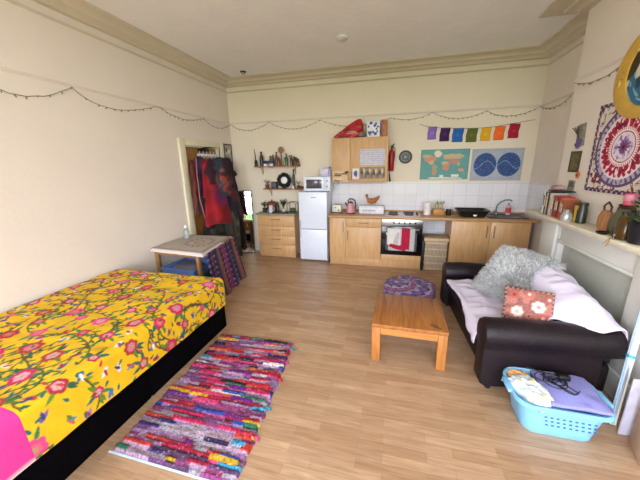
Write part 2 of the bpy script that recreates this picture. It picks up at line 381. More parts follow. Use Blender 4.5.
def leaf(C,sg,tg,x,y,a,l,w,col):
    I=win_idx(sg,tg,x,y,l); dx=sg[I]-x; dy=tg[I]-y
    if dx.size==0: return
    u=dx*math.cos(a)+dy*math.sin(a); v=-dx*math.sin(a)+dy*math.cos(a)
    m=np.clip((1-(u/l)**2-(v/(w*(1-.5*u/l)))**2)*3,0,1)[...,None]; C[I]=C[I]*(1-m)+col*m
def flower(C,sg,tg,x,y,R,ph,n,c1,c2,c3):
    I=win_idx(sg,tg,x,y,R*1.3); dx=sg[I]-x; dy=tg[I]-y
    if dx.size==0: return
    rr=np.hypot(dx,dy)/R; th=np.arctan2(dy,dx)+ph; pet=.82+.2*np.abs(np.cos(th*n/2))
    m=np.clip((pet-rr)*9,0,1)[...,None]; C[I]=C[I]*(1-m)+c1*m
    m=(np.clip((.6*pet-rr)*8,0,1)*(.15+.5*np.abs(np.sin(th*n+rr*5))))[...,None]; C[I]=C[I]*(1-m)+c2*m
    m=np.clip((.24-rr)*9,0,1)[...,None]; C[I]=C[I]*(1-m)+c3*m
fab=painted('printed_cotton',.85,bump=.3,bscale=30)
top=.585
P,sg,tg=drape(1.36,.33,0,1.78,.24,top,.055,300,356,XL+.03,.76,.016,21)
spread=paintgrid('bedspread',P,floral(sg,tg),fab,label='yellow cotton bedspread printed with pink flowers, birds and green vines',cat='bedspread',loc=(-2.47,1.6,0))
P,sg,tg=drape(1.355,.32,0,1.0,.0,top-.012,.05,60,50,XL+.03,-.15,.008,31)
C=np.zeros(P.shape); C[:]=L3('#f0348c'); C*= (1+.1*(noise2(60,50,(6,6),4)-.5))[...,None]
C[59:,:]=L3('#e8c9b8')
paintgrid('bed_sheet',P,C,fab,label='bright pink bed sheet showing past the near edge of the yellow bedspread',cat='bed sheet',loc=(-2.47,1.6,0))
# ================= RUG =================
def rug():
    nu,nv=132,216  # across, along
    c=[at(111,451,'z',0),at(235.5,488,'z',0),at(294,344,'z',0),at(222,335,'z',0)]  # near-left, near-right, far-right, far-left
    u=np.linspace(0,1,nu)[:,None]; v=np.linspace(0,1,nv)[None]
    X=(c[0].x*(1-u)+c[1].x*u)*(1-v)+(c[3].x*(1-u)+c[2].x*u)*v; Y=(c[0].y*(1-u)+c[1].y*u)*(1-v)+(c[3].y*(1-u)+c[2].y*u)*v
    X=X+(noise2(nu,nv,(1,40),4)-.5)*.03*(2*np.abs(u-.5))**4
    r=np.random.RandomState(8); C=np.zeros((nu,nv,3)); Z=np.zeros((nu,nv))
    calm=['#9a6fa0','#b58ab8','#7d4f86','#c9a8c4','#a8909c','#8a3a6a','#b34a80','#bfb4c4','#6c4a6e','#a54e8c']
    brt=['#a81840','#d81e5a','#e8467a','#d43a2a','#2b4fa8','#3aa0c8','#e8b818','#18141c','#3a2a6a','#e06a3a','#2f7a5c','#f0e8e4','#b01838','#7a1f8a','#c4163c']
    rows=54; step=nv/rows
    for k in range(rows):
        j0,j1=int(k*step),int((k+1)*step); i=0; rowb=r.rand()
        while i<nu:
            L=r.randint(8,42); bright=r.rand()<(.5 if (k//2)%3 else .15)
            col=L3(r.choice(brt) if bright else r.choice(calm)); jj=slice(max(0,j0+(r.randint(-1,2) if bright else 0)),j1+(1 if bright else 0))
            C[i:i+L,jj]=col*(1+.3*(r.rand()-.5)); 
            Z[i:i+L,jj]=(.013 if bright else .004)
            i+=L
    fine=r.rand(nu,nv); C*=(.42+.72*fine)[...,None]
    sp=r.rand(nu,nv); C[sp>.97]=C[sp>.97]*.4+L3('#c8b8c4')*.5; C[sp<.08]*=.35
    Z=Z+.008*noise2(nu,nv,(50,80),9)+.004*r.rand(nu,nv)*(Z>.01)+.008
    e=np.minimum(np.minimum(u,1-u)*nu,np.minimum(v,1-v)*nv); Z=np.where(e<1.5,.002,Z)
    cx,cy=float(X.mean()),float(Y.mean())
    P=BS([X-cx,Y-cy,Z])
    t=thing('rag_rug','colourful chunky woven rag rug on the floor beside the bed','rug',(cx,cy,0))
    paintgrid('rug_pile',P,C,painted('rag_pile',.95,bump=.6,bscale=150),t)
    mb=MB(); a,b=c[0],c[1]
    nrm=Vector(((b-a).y,-(b-a).x,0)).normalized()*.014
    mb.quad((a.x-cx-.01,a.y-cy,.004),(b.x-cx,b.y-cy,.004),(b.x-cx+nrm.x,b.y-cy+nrm.y,.003),(a.x-cx+nrm.x-.01,a.y-cy+nrm.y,.003))
    o=mb.build('underlay_edge',mat('pale_blue_felt','#c9dde6',.9),t,label='pale blue underlay edge')
    for k,(vv,cc) in enumerate(((.93,0),(.78,0),(.62,0),(.4,0),(.22,0))):
        q=c[1]*(1-vv)+c[2]*vv; mb=MB().tube([(q.x-cx-.02,q.y-cy,.01),(q.x-cx+.015,q.y-cy+.005,.014),(q.x-cx+.03,q.y-cy-.012,.008)],[.008,.012,.007],6); mb.build('loose_rag_end',mat(['teal_rag','pink_rag','red_rag'][k%3],['#2a7f90','#c43a78','#b01838'][k%3],.9),t)
rug()
# ================= COFFEE TABLE =================
tz=.37; tx0,tx1,ty0,ty1=-.135,.50,2.33,2.99
cx,cy=(tx0+tx1)/2,(ty0+ty1)/2; hw,hd=(tx1-tx0)/2,(ty1-ty0)/2
ct=thing('coffee_table','square chunky honey-coloured oak coffee table in the middle of the floor','coffee table',(cx,cy,0),rz=-.02)
mb=MB()
for i in range(5):
    a=-hw+.075+i*(2*hw-.15)/5; mb.box(a,a+(2*hw-.15)/5,-hd,hd,tz-.035,tz,.0025)
mb.box(-hw,-hw+.075,-hd,hd,tz-.035,tz,.004).box(hw-.075,hw,-hd,hd,tz-.035,tz,.004)
mb.build('tabletop',tabw,ct)
for sx in (-1,1):
    for sy in (-1,1):
        x=sx*(hw-.04); y=sy*(hd-.04); MB().box(x-.038,x+.038,y-.038,y+.038,0,tz-.035,.004).build('leg',tabx,ct)
for sy in (-1,1): MB().box(-hw+.078,hw-.078,sy*(hd-.02)-.012,sy*(hd-.02)+.012,tz-.1,tz-.036,.002).build('apron',wood('honey_oak_x','#a66c36','#c48645','x',3,.4,12),ct)
for sx in (-1,1): MB().box(sx*(hw-.02)-.012,sx*(hw-.02)+.012,-hd+.078,hd-.078,tz-.1,tz-.036,.002).build('apron',tabw,ct)
mb=MB()
for k in range(4): mb.ball((0,0,0),.022,.016,.0006,8,M=Matrix.Translation((hw-.12+.025*(k%2)+.03*(k//2),-hd+.1-.015*k,tz+.0005)))
mb.build('stain_mark',mat('table_stain','#6b4020',.5),ct)
# ================= POUF =================
t=thing('floor_pouf','round squashy purple and pink patchwork floor pouf behind the coffee table','pouf',(.25,3.72,0))
nu,nv=96,40; th=np.linspace(0,2*PI,nu)[:,None]; s=np.linspace(0,1,nv)[None]
prof_r=np.where(s<.15,.26+.07*np.sin(s/.15*PI/2),np.where(s<.5,.33-.01*(s-.15),.33*np.cos(np.clip((s-.5)/.5,0,1)*PI/2)**.6)); 
prof_z=np.where(s<.5,.005+s*.3,.155+.085*np.sin(np.clip((s-.5)/.5,0,1)*PI/2))
nz=noise2(nu,nv,(14,6),3); nz[-1]=nz[0]
R=prof_r*(1+.06*np.sin(th*8)*(s<.7)*.5)
P=BS([R*np.cos(th),R*np.sin(th),prof_z+nz*.012*(s>.1)+0*th])
r=np.random.RandomState(4); C=np.zeros((nu,nv,3)); pal=['#5a4480','#6f5590','#8f3f60','#9a8eaa','#4f4f84','#a9a2ae','#7a3a50','#6a5a98','#3f3460','#94607a']
for i in range(nu):
    for j in range(nv):
        q=(i//3*7+j//2*13+(i//3)*(j//2)*5)%10; C[i,j]=L3(pal[q])*r.uniform(.7,1.25)
C[:, :20]*=.9
C[-1]=C[0]
paintgrid('cover',P,C,painted('pouf_cloth',.9,bump=.5),t)
MB().lathe([(.02,.238),(.02,.244),(.0001,.25)]).build('button',mat('pouf_button','#8a5fa0',.8),t)
# ================= SOFA =================
sx0,sx1,sy0,sy1=.72,1.56,2.15,3.70
SR=math.radians(3.2)
t=thing('sofa','small dark brown leather two-seat sofa with rolled arms in front of the fireplace','sofa',(1.12,2.93,0),SR)
x0,x1,y0,y1=sx0-1.14,sx1-1.14,sy0-2.92,sy1-2.92
MB().box(x0+.03,x1,y0+.06,y1-.06,.06,.30,.03).build('frame',leather,t)
for (a,b) in ((y0+.19,0),(0,y1-.19)): MB().box(x0+.0,x1-.28,a+.004,b-.004,.27,.425,.045,seg=4).build('seat_cushion',leather,t)
def arm(yc,sgn):
    mb=MB(); rows=[]
    sec=[(-.075,.06),(-.08,.2),(-.08,.38)]+[(-.02+.115*math.cos(math.radians(a)),.47+.115*math.sin(math.radians(a))) for a in range(200,-60,-20)]+[(.07,.36),(.075,.2),(.075,.06)]
    xs=[x0-.035,x0-.03,x0-.005,x0+.05]+[x0+.05+(x1+.01-x0-.05)*k/8 for k in range(1,9)]+[x1+.02,x1+.03]
    for k,x in enumerate(xs):
        f=[.85,.95,1,1][k] if k<4 else (1 if k<len(xs)-2 else [.92,.7][k-len(xs)+2]); cc=sum(q[1] for q in sec)/len(sec)
        rows.append([Vector((min(x,x1-.10) if q[1]<.40 else x,yc+sgn*q[0]*f,(q[1]-.3)*f+.3 if f<1 else q[1]+.004*math.sin(x*21))) for q in sec])
    V=mb.grid(rows,closev=True); mb.b.faces.new(V[0]); mb.b.faces.new(V[-1])
    return mb.build('arm',leather,t)
arm(y0+.085,-1); arm(y1-.085,1)
MB().box(x1-.26,x1,y0+.17,y1-.17,.06,.60,.07,seg=5).build('backrest',leather,t)
for a,b in ((y0+.19,-.0),(0,y1-.19)): MB().box(x1-.30,x1-.15,a+.005,b-.005,.40,.64,.08,seg=5,M=None).build('back_cushion',leather,t)
for a in (x0+.05,x1-.06):
    for b in (y0+.07,y1-.07): MB().lathe([(.03,.06),(.022,0)],(a,b,0),12).build('leg',darkiron,t)
# throw: profile in x-z swept along y
sheetm=mat('white_cotton_sheet','#ded5e8',.9,var=.03,bump=.25,bscale=20)
nu,nv=70,80
prof=[(.688,.30),(.69,.35),(.70,.40),(.735,.45),(.82,.458),(.95,.452),(1.1,.46),(1.15,.50),(1.20,.58),(1.24,.70),(1.30,.81),(1.40,.86),(1.50,.83),(1.57,.78),(1.60,.70)]
pr=np.array(prof); seglen=np.r_[0,np.cumsum(np.hypot(*np.diff(pr,axis=0).T))]; q=np.linspace(0,seglen[-1],nu)
PX=np.interp(q,seglen,pr[:,0]); PZ=np.interp(q,seglen,pr[:,1]); v=np.linspace(0,1,nv)
X=np.repeat(PX[:,None],nv,1); Z=np.repeat(PZ[:,None],nv,1); fr=(q/q[-1])[:,None]; V=v[None]
ylo=2.345-.17*np.clip((fr-.62)/.2,0,1); yhi=3.36+.0*fr
Y=ylo+(yhi-ylo)*V
wob=(noise2(nu,nv,(12,10),5)-.5)*.03+(noise2(nu,nv,(5,22),6)-.5)*.02
Z=Z+wob*np.where(fr>.2,1,.5)
X=X-.012+wob*.4-.01*np.sin(V*PI*2.6+.4)*(fr<.12)
# front drop hangs unevenly, shortest at the far end
Z=np.where(fr<.12,Z+(.455-Z)*np.clip(V*2.2-.1,0,.95),Z)
# behind the near top corner the sheet falls over the end of the back
e=np.clip((.75-V)/.75,0,1)*np.clip((fr-.5)/.2,0,1); Z=Z-.15*e**1.3
e=np.clip((.13-V)/.13,0,1)*np.clip((fr-.42)/.12,0,1)*np.clip((1.02-fr)/.2,0,1); Z=np.where(e>0,Z+(np.minimum(Z,.575)-Z)*e**.9,Z)
mb=MB(); mb.grid([[Vector((X[i,j]-1.14,Y[i,j]-2.92,Z[i,j])) for j in range(nv)] for i in range(nu)])
o=mb.build('sofa_throw',sheetm,smooth=True,loc=(1.12,2.93,0),rz=SR,label='white sheet thrown over the seat and back of the brown sofa',cat='throw')
sd=o.modifiers.new('thickness','SOLIDIFY'); sd.thickness=.006
def pillow(W,Hh,T,n=26,pinch=.07):
    rows_f,rows_b=[],[]
    for i in range(n+1):
        a,b=[],[]
        for j in range(n+1):
            u=-1+2*i/n; v=-1+2*j/n; k=(max(0,1-u**4)*max(0,1-v**4))**.55; sx=W/2*u*(1-pinch*(1-abs(v))**1*(abs(u)**3)); sy=Hh/2*v*(1-pinch*(1-abs(u))*(abs(v)**3))
            a.append((sx,sy,T/2*k)); b.append((sx,sy,-T/2*k))
        rows_f.append(a); rows_b.append(b)
    return rows_f,rows_b
# grey fluffy cushion
t=thing('fluffy_cushion','large pale grey shaggy faux-fur cushion lying on the white sofa throw','cushion',(1.17,3.0,.665),rot=(math.radians(4),math.radians(-42),math.radians(38)))
f_,b_=pillow(.56,.56,.2)
mb=MB(); mb.grid(f_); mb.grid(b_,flip=True); bmesh.ops.remove_doubles(mb.b,verts=mb.b.verts,dist=1e-4)
gm=mat('grey_fur','#bcbdbd',.95,var=.12,scale=9,sheen=.3)
mb.build('cushion_body',gm,t,smooth=True)
def fur(fr,n,L,seed):
    r=random.Random(seed); mb=MB(); N=len(fr)-1
    for k in range(n):
        i=r.randrange(N); j=r.randrange(N); side=1 if r.random()<.72 else -1
        a,b,c,d=[Vector(q) for q in (fr[i][j],fr[i+1][j],fr[i+1][j+1],fr[i][j+1])]
        s,tt=r.random(),r.random(); p=a*(1-s)*(1-tt)+b*s*(1-tt)+c*s*tt+d*(1-s)*tt; nn=(b-a).cross(d-a)
        if nn.length<1e-9: continue
        nn.normalize(); p.z*=side; nn.z*=side
        dirn=(nn*.5+Vector((p.x,p.y,0)).normalized()*.5+Vector((r.uniform(-.6,.6),r.uniform(-.6,.6),r.uniform(-.3,.3)))).normalized(); l=L*r.uniform(.6,1.2)
        sd=dirn.cross(Vector((r.random(),r.random(),r.random()))).normalized()*.0022
        e=p+dirn*l+nn*(-.008); m=p+dirn*l*.5+nn*.006
        try: mb.b.faces.new([mb.b.verts.new(x) for x in (p-sd,p+sd,m+sd*.8,e,m-sd*.8)])
        except ValueError: pass
    return mb
fur(f_,11000,.05,3).build('fur',mat('grey_fur_tips','#d8d8d6',.95,var=.25,scale=25,sheen=.3),t,smooth=True,merge=False,kind='stuff')
# floral cushion
t=thing('floral_cushion','small dusty pink and cream floral cushion leaning in front of the fluffy grey cushion','cushion',(1.085,2.47,.615),rot=(math.radians(62),0,math.radians(-17)))
f_,b_=pillow(.34,.27,.10,50,.03)
def fl(f):
    n=len(f); P=np.array(f); sg=P[...,0]+.17; tg=P[...,1]+.135; C=np.zeros(P.shape); C[:]=L3('#9a6258'); r=np.random.RandomState(2)
    C*=(.6+.6*r.rand(n,n)+.5*(noise2(n,n,(9,8),3)>.5))[...,None]
    for (x,y,R,c1,c2) in ((.1,.07,.05,'#e9dccf','#c9a08a'),(.235,.13,.055,'#efe4d8','#b98a78'),(.07,.2,.045,'#b05a50','#7a3028'),(.17,.22,.04,'#b8685c','#e0c8b8'),(.27,.05,.045,'#a84a48','#d8a898'),(.18,.05,.03,'#b06860','#6a2a28'),(.3,.2,.04,'#a4564e','#e0cabb')):
        dx=sg-x;dy=tg-y; rr=np.hypot(dx,dy)/R; th=np.arctan2(dy,dx); m=(np.clip(((.92+.07*np.cos(7*th))-rr)*4,0,1)*(.6+.4*r.rand(n,n)))[...,None]; C[:]=C*(1-m)+L3(c1)*m; m=np.clip((.35-rr)*6,0,1)[...,None]; C[:]=C*(1-m)+L3(c2)*m
    e=np.minimum(np.minimum(sg,.34-sg),np.minimum(tg,.27-tg)); k=(e<.018); ck=((sg*60).astype(int)+(tg*60).astype(int))%2
    C[k&(ck==0)]=L3('#b89a90'); C[k&(ck==1)]=L3('#6a3a36'); return P,C
P,C=fl(f_); paintgrid('cushion_front',P,C,painted('cushion_print',.9,bump=.4),t)
P2=P.copy(); P2[...,2]*=-1; paintgrid('cushion_back',P2[::-1],C[::-1],painted('cushion_print'),t)
# ================= LAUNDRY BASKET =================
bx,by,brz=1.105,1.965,math.radians(-1)
t=thing('laundry_basket','light blue plastic laundry basket full of washing on the floor beside the sofa arm','laundry basket',(bx,by,0),brz)
def rr_(hx,hy,r,n=8):
    o=[]
    for cxs,cys,a0 in ((1,1,0),(-1,1,90),(-1,-1,180),(1,-1,270)):
        for k in range(n+1):
            a=math.radians(a0+90*k/n); o.append((cxs*(hx-r)+r*math.cos(a),cys*(hy-r)+r*math.sin(a)))
    return o
blue=mat('sky_blue_plastic','#82c0e6',.35,var=.04)
HX,HY,BZ=.265,.185,.25
mb=MB(); levels=[(.74,.0),(.77,.01),(.80,.06),(.86,.14),(.93,.215),(.955,BZ-.01),(1.0,BZ),(1.035,BZ-.006),(1.04,BZ-.026),(1.025,BZ-.028)]
rows=[[Vector((x,y,z)) for x,y in rr_(HX*k,HY*(k if k<1 else k+.02),.1*k)] for k,z in levels]
V=mb.grid(rows,closev=True); mb.b.faces.new(V[0])
inner=[[Vector((x,y,z)) for x,y in rr_(HX*k-.006,HY*k-.006,.1*k)] for k,z in ((.985,BZ-.002),(.93,.2),(.8,.05),(.74,.008))]
V2=mb.grid(inner,closev=True,flip=True); mb.b.faces.new(V2[-1])
mb.build('basket_body',blue,t)
# ventilation slots as dark blocks on each long side, their shadow put into colour
slot=mat('basket_slot_shadow','#3f5f8a',.6)
for sgn in (-1,1):
    mb=MB()
    for row in range(3):
        for k in range(9):
            x=-.10+k*.033+row*.008; z=.16-row*.033; kk=.80+(z-.06)/.08*.06 if z<.14 else .86+(z-.14)/.075*.07
            y=sgn*(HY*kk-.001); mb.box(x-.008,x+.008,y-.0035,y+.0035,z-.006,z+.006,.002)
    mb.build('vent_slot_shadows',slot,t)
for sgn in (-1,1): MB().box(sgn*HX*1.02-.025,sgn*HX*1.02+.025,-.07,.07,BZ-.03,BZ-.001,.012).build('handle',blue,t)
def blob(name,m,c,hx,hy,hz,seed,nn=28,amp=.012,**k):
    r=noise2(nn+1,2*nn,(6,10),seed); mb=MB(); rows=[]
    for i in range(nn+1):
        a=PI*i/nn; row=[]
        for j in range(2*nn):
            p=2*PI*j/(2*nn); w=1+amp*8*(r[i,min(j,2*nn-1-j)]-.5); s=max(math.sin(a),1e-4)
            fx=math.copysign(abs(math.cos(p))**.7,math.cos(p)); fy=math.copysign(abs(math.sin(p))**.7,math.sin(p))
            row.append(Vector((hx*s**.6*fx*w,hy*s**.6*fy*w,-hz*math.cos(a)*w)))
        rows.append(row)
    mb.grid(rows,closev=True); return mb.build(name,m,smooth=True,loc=c,**k)
lilac=mat('lilac_cloth','#8f8fd0',.9,var=.06,bump=.3,bscale=40)
# folded lilac towel: a soft slab, drooping at the near right rim
nu=nv=30; rows=[]; nz=noise2(nu,nv,(5,5),8)
Mb=Matrix.Translation((bx,by,0))@Matrix.Rotation(brz,4,'Z')
for i in range(nu):
    row=[]
    for j in range(nv):
        u=i/(nu-1); v=j/(nv-1); x=-.08+.325*u; y=-.16+.33*v; z=.262+.03*math.sin(PI*u)*math.sin(PI*v)+.012*(nz[i,j]-.5)
        row.append(Vector((x,y,z)))
    rows.append(row)
mb=MB(); mb.grid(rows); o=mb.build('folded_towel',lilac,smooth=True,loc=(bx,by,0),rz=brz,label='smooth lilac-blue towel spread over the washing in the blue basket',cat='towel')
sd=o.modifiers.new('thickness','SOLIDIFY'); sd.thickness=.03; sd.offset=-1
def crumple(name,col,cx,cy,cz,hx,hy,hz,rz,seed,label,cat,painter):
    n=44; P=np.zeros((n,n,3)); a=noise2(n,n,(7,7),seed); b=noise2(n,n,(15,15),seed+1)
    u=np.linspace(-1,1,n)[:,None]; v=np.linspace(-1,1,n)[None]
    d=np.clip(1-(np.abs(u)**3+np.abs(v)**3),0,1)
    P[...,0]=u*hx*(1+.1*(a-.5)); P[...,1]=v*hy*(1+.1*(b-.5)); P[...,2]=hz*d**.5*(.8+.3*a)+.014*(b-.5)
    C=np.zeros((n,n,3)); C[:]=L3(col); painter(C,a,b)
    o=paintgrid(name,P,C,painted('laundry_print',.9,bump=.3),label=label,cat=cat,loc=(cx,cy,cz)); o.rotation_euler.z=rz; return o
q=Mb@Vector((-.155,-.01,0))
def p1(C,a,b):
    m=b>.82; C[m]=L3('#d8cc8a'); m=(a<.22); C[m]=L3('#c9d8dc')
crumple('patterned_shirt','#dfe6ea',q.x+.01,q.y-.02,.222,.10,.15,.065,.5,14,'crumpled white shirt with yellow flecks in the left of the blue basket','shirt',p1)
q=Mb@Vector((-.17,.115,0))
def p2(C,a,b): C[b>.75]=L3('#c07040')
crumple('orange_cloth','#e0a868',q.x,q.y,.222,.075,.045,.04,-.2,17,'small orange patterned cloth at the far left rim of the blue basket','cloth',p2)
# black cable with a plug
t=thing('power_cable','black cable and adapter coiled on the lilac towel in the basket','cable',(bx,by,.30))
r=random.Random(4); pts=[]
for k in range(90):
    a=k*.33; rad=.035+.03*math.sin(k*.21); pts.append((-.005+rad*1.3*math.cos(a)-.03*math.sin(k*.07),.02+rad*math.sin(a)*1.1+.02*math.sin(k*.11),.0+.006*math.sin(k*.5)+.006))
MB().tube(pts,.0034,6).build('cord',black,t)
pts=[(-.06+.02*k,.0+.11*math.cos(k*.5)*(1-k*.07)-.03,.004-.0015*abs(k-4)) for k in range(10)]
sm=[]; 
for i in range(len(pts)-1):
    for s in range(5): sm.append(Vector(pts[i]).lerp(Vector(pts[i+1]),s/5))
MB().tube(sm,.0034,6).tube([(-.12,.15,-.01),(-.07,.12,.0),(-.03,.06,.005),(.04,-.0,.006),(.09,-.07,.004),(.06,-.09,.004),(.0,-.02,.006)],.0034,6).build('cord',black,t)
MB().box(.03,.10,.03,.085,0,.035,.008).box(.055,.075,.085,.1,.01,.02,.002).build('adapter',black,t)
# ================= POLES / BOARDS AT THE RIGHT =================
cl=mat('clear_plastic_wrap','#cfe2f2',.15,trans=.5)
pm=mat('pale_blue_pole','#bcd6ee',.25,.1); 
t=thing('pole_bundle','bundle of thin pale poles bound with turquoise tape leaning on the fireplace','poles',(1.50,2.01,0))
bp_=Vector((0,0,.01)); tp=Vector((.145,.20,.90))
for k in range(5):
    a=Vector((.012*(k%3)-.012,.014*(k//3),0)); MB().tube([bp_+a,tp+a],.0065,8).build('pole',[pm,steel,whitem,pm,steel][k],t)
for f in (.52,): 
    c=bp_.lerp(tp,f); ax=(tp-bp_).to_track_quat('Z','Y').to_matrix().to_4x4()
    MB().lathe([(.024,-.008),(.025,-.008),(.025,.008),(.024,.008)],n=20,M=Matrix.Translation(c+Vector((0,.006,0)))@ax).build('tape_band',mat('turquoise_tape','#1aa5b8',.4),t)
t=thing('display_board','thin white-lilac panel standing on the floor at the right edge','panel',(1.575,1.95,0))
MB().box(-.08,.06,-.006,.006,0,.42,.002).build('sheet',mat('lilac_white_board','#d4d3e6',.5),t)
t=thing('cardboard_box','plain beige cardboard box standing at the right edge of the floor','box',(1.553,1.785,0),math.radians(-17))
cbm=mat('beige_card','#cda98c',.8,var=.04)
MB().box(-.065,.065,-.10,.10,0,.45,.004).build('carton',cbm,t); MB().box(-.066,-.002,-.10,.10,.45,.454).box(.002,.066,-.10,.10,.45,.454).build('lid_flap',cbm,t)
# ================= SIDE TABLE =================
t=thing('side_table','low wooden side table under a printed cloth between the bed and the door','side table',(-2.77,3.47,0),math.radians(-4))
pine=wood('mid_pine','#8a6236','#a87a48','z',3,.5)
MB().box(-.38,.37,-.37,.40,.655,.685,.006).build('tabletop',pine,t)
for a in (-.35,.34):
    for b in (-.34,.37): MB().box(a-.024,a+.024,b-.024,b+.024,0,.655,.003).build('leg',pine,t)
for q in ((-.32,.31,-.36,-.34),(-.32,.31,.37,.39),(.345,.362,-.31,.34),(-.372,-.352,-.31,.34)): MB().box(*q,.59,.655).build('apron',pine,t)
MB().box(-.33,.32,-.31,.34,.12,.14,.003).build('lower_shelf',pine,t)
# cloth: corners measured, edges droop
n=60; u=np.linspace(0,1,n)[:,None]; v=np.linspace(0,1,n)[None]
c00,c10,c01,c11=(-3.17,3.06),(-2.28,2.97),(-3.17,3.93),(-2.42,3.95)
X=(c00[0]*(1-u)+c10[0]*u)*(1-v)+(c01[0]*(1-u)+c11[0]*u)*v; Y=(c00[1]*(1-u)+c10[1]*u)*(1-v)+(c01[1]*(1-u)+c11[1]*u)*v
e=np.minimum(np.minimum(1-u,9),np.minimum(v,1-v)); Z=.694-.04*np.clip((.055-e)/.055,0,1)+(noise2(n,n,(8,8),2)-.5)*.006
rad=np.hypot(u-.58,v-.52); C=np.zeros((n,n,3)); C[:]=L3('#b5aa9c'); C*=(1+.1*(noise2(n,n,(20,20),1)-.5))[...,None]
def ring(r0,w,col): 
    m=(np.abs(rad-r0)<w)&(np.sin(np.arctan2(v-.52,u-.58)*16)>-.2); C[m]=L3(col)
ring(.22,.022,'#8a6a72'); ring(.26,.01,'#77808a'); ring(.08,.03,'#a07a74')
C[(e<.09)&(e>.05)]=L3('#9c8c88'); C[e<=.04]=L3('#ddd0c8')
paintgrid('tablecloth',BS([X+2.77,Y-3.47,Z]),C,painted('printed_cloth',.85),label='faded beige printed cloth laid over the low side table',cat='tablecloth',loc=(-2.77,3.47,0),thick=.003)
q=at(192,238,'z',.70); t=thing('glass_bottle','small clear glass jar with a pale ball stopper on the side table','bottle',(-3.03,q.y-.02,.70))
gl=mat('clear_glass','#cfd6d6',.12,trans=.55); MB().lathe([(.035,0),(.042,.01),(.042,.1),(.03,.13),(.018,.14),(.018,.155)]).build('jar',gl,t); MB().ball((0,0,.178),.024).build('stopper',whitem,t)
# storage crate under the table
cb=mat('blue_crate','#5f86c4',.45,var=.05)
t=thing('storage_crate','blue plastic storage crate on the shelf under the side table','crate',(-2.81,3.37,.141),math.radians(-4))
mb=MB(); w,dp,h=.27,.25,.26
mb.box(-w,w,-dp,dp,0,.01); 
for a in ((-w,w,-dp,-dp+.008),(-w,w,dp-.008,dp),(-w,-w+.008,-dp,dp),(w-.008,w,-dp,dp)): mb.box(*a,.0,h,.002)
mb.build('crate_body',cb,t); MB().box(-w-.012,w+.012,-dp-.012,-dp,h-.02,h,.003).box(-w-.012,w+.012,dp,dp+.012,h-.02,h,.003).box(-w-.012,-w,-dp,dp,h-.02,h,.003).box(w,w+.012,-dp,dp,h-.02,h,.003).build('rim',cb,t)
blob('folded_clothes',mat('grey_cloth','#7c7480',.9,bump=.4),(-2.85,3.37,.29),.22,.2,.12,4,label='grey clothes heaped in the blue crate under the side table',cat='clothes')
blob('dark_cloth_bundle',mat('dark_teal_cloth','#23333c',.9,bump=.4),(-2.49,3.44,.25),.045,.22,.10,9,label='dark teal bundle of cloth at the right of the blue crate',cat='cloth')
# striped woven blanket hanging from the table's right edge to the floor
nu,nv=60,70; u=np.linspace(0,1,nu)[:,None]; v=np.linspace(0,1,nv)[None]
Y=3.0+.92*u+.10*v*u; z=.685*(1-v)+.012*v
X=-2.262-.14*u+.10*v**1.2+.022*np.sin(u*PI*7+.6)*(.25+.75*v)
C=np.zeros((nu,nv,3)); band=(u*11+0*v); bi=(band.astype(int))%6; pal=['#2a2450','#7a2a5c','#20304c','#9a5a52','#30204a','#8a2f58']
for k in range(6): C[bi==k]=L3(pal[k])
r=np.random.RandomState(6); ch=r.rand(nu,nv); spots=((v*26).astype(int)%3==0)&(((band*2).astype(int)%2)==0); C[spots&(ch>.5)]=L3('#8a86b0'); C[spots&(ch<.2)]=L3('#b06878'); C*=(.5+.5*ch)[...,None]
C[(band%6>3)&(band%6<3.4)]=L3('#6e4238')
paintgrid('woven_blanket',BS([X+2.3,Y-3.5,z]),C,painted('woven_wool',.95,bump=.5),thick=.012,label='dark purple and pink striped woven blanket hanging from the side table to the floor',cat='blanket',loc=(-2.3,3.5,0))
# ================= CLOTHES ON THE DOOR =================
def garment(name,yc,top,bot,wt,wb,x,dt,db,col,label,cat,seed,folds=7,group=None,spots=(),bow=.0,mname=None,skew=0):
    nu,nv=64,40; th=np.linspace(0,2*PI,nu)[:,None]; s=np.linspace(0,1,nv)[None]
    w=wt+(wb-wt)*s**.8; d=dt+(db-dt)*s; sh=np.clip(s*9,0,1)**.5
    rp=1+.10*np.sin(th*folds+seed+s*2)*np.clip(s*2,0,1)
    Yv=yc+skew*s+w/2*sh*np.cos(th)*rp; Xv=x+d/2*(1+np.sin(th)*rp*sh*.98)+bow*np.sin(s*PI)
    Zv=top-(top-bot)*s+.03*np.cos(th)*0-.02*(1-sh)+.02*np.sin(th*folds*.5+seed)*(s>.98)
    nn=noise2(nu,nv,(10,8),seed); nn[-1]=nn[0]; Xv=Xv+(nn-.5)*.03
    Xv=np.maximum(Xv,XL+.045)
    C=np.zeros((nu,nv,3)); C[:]=L3(col); C*=(.55+.9*nn)[...,None]
    for (a,b,r_,cc) in spots:
        j1=noise2(nu,nv,(9,9),seed+int(b*50)); j2=noise2(nu,nv,(22,18),seed+int(b*70)+3)
        m=np.clip((1.15-(1-np.cos(th-a))/(r_*r_+.02)-(np.abs(s-b)/(r_*.6))**2+(j1-.5)*2.2+(j2-.5)*1.2)*1.6,0,.92)[...,None]; C[:]=C*(1-m)+L3(cc)*m
    ox,oy=x,yc
    o=paintgrid(name,BS([Xv-ox,Yv-oy,Zv-bot]),C,painted(mname or 'garment_cloth',.85,bump=.4,bscale=50,sheen=.0),label=label,cat=cat,group=group,loc=(ox,oy,bot)); return o
t=thing('coat_rack','white hook rack on the upper right of the door above the hanging clothes','coat rack',(XL-.03,4.66,1.93))
MB().box(-.01,.01,-.28,.28,0,.035,.003).build('rail',white,t)
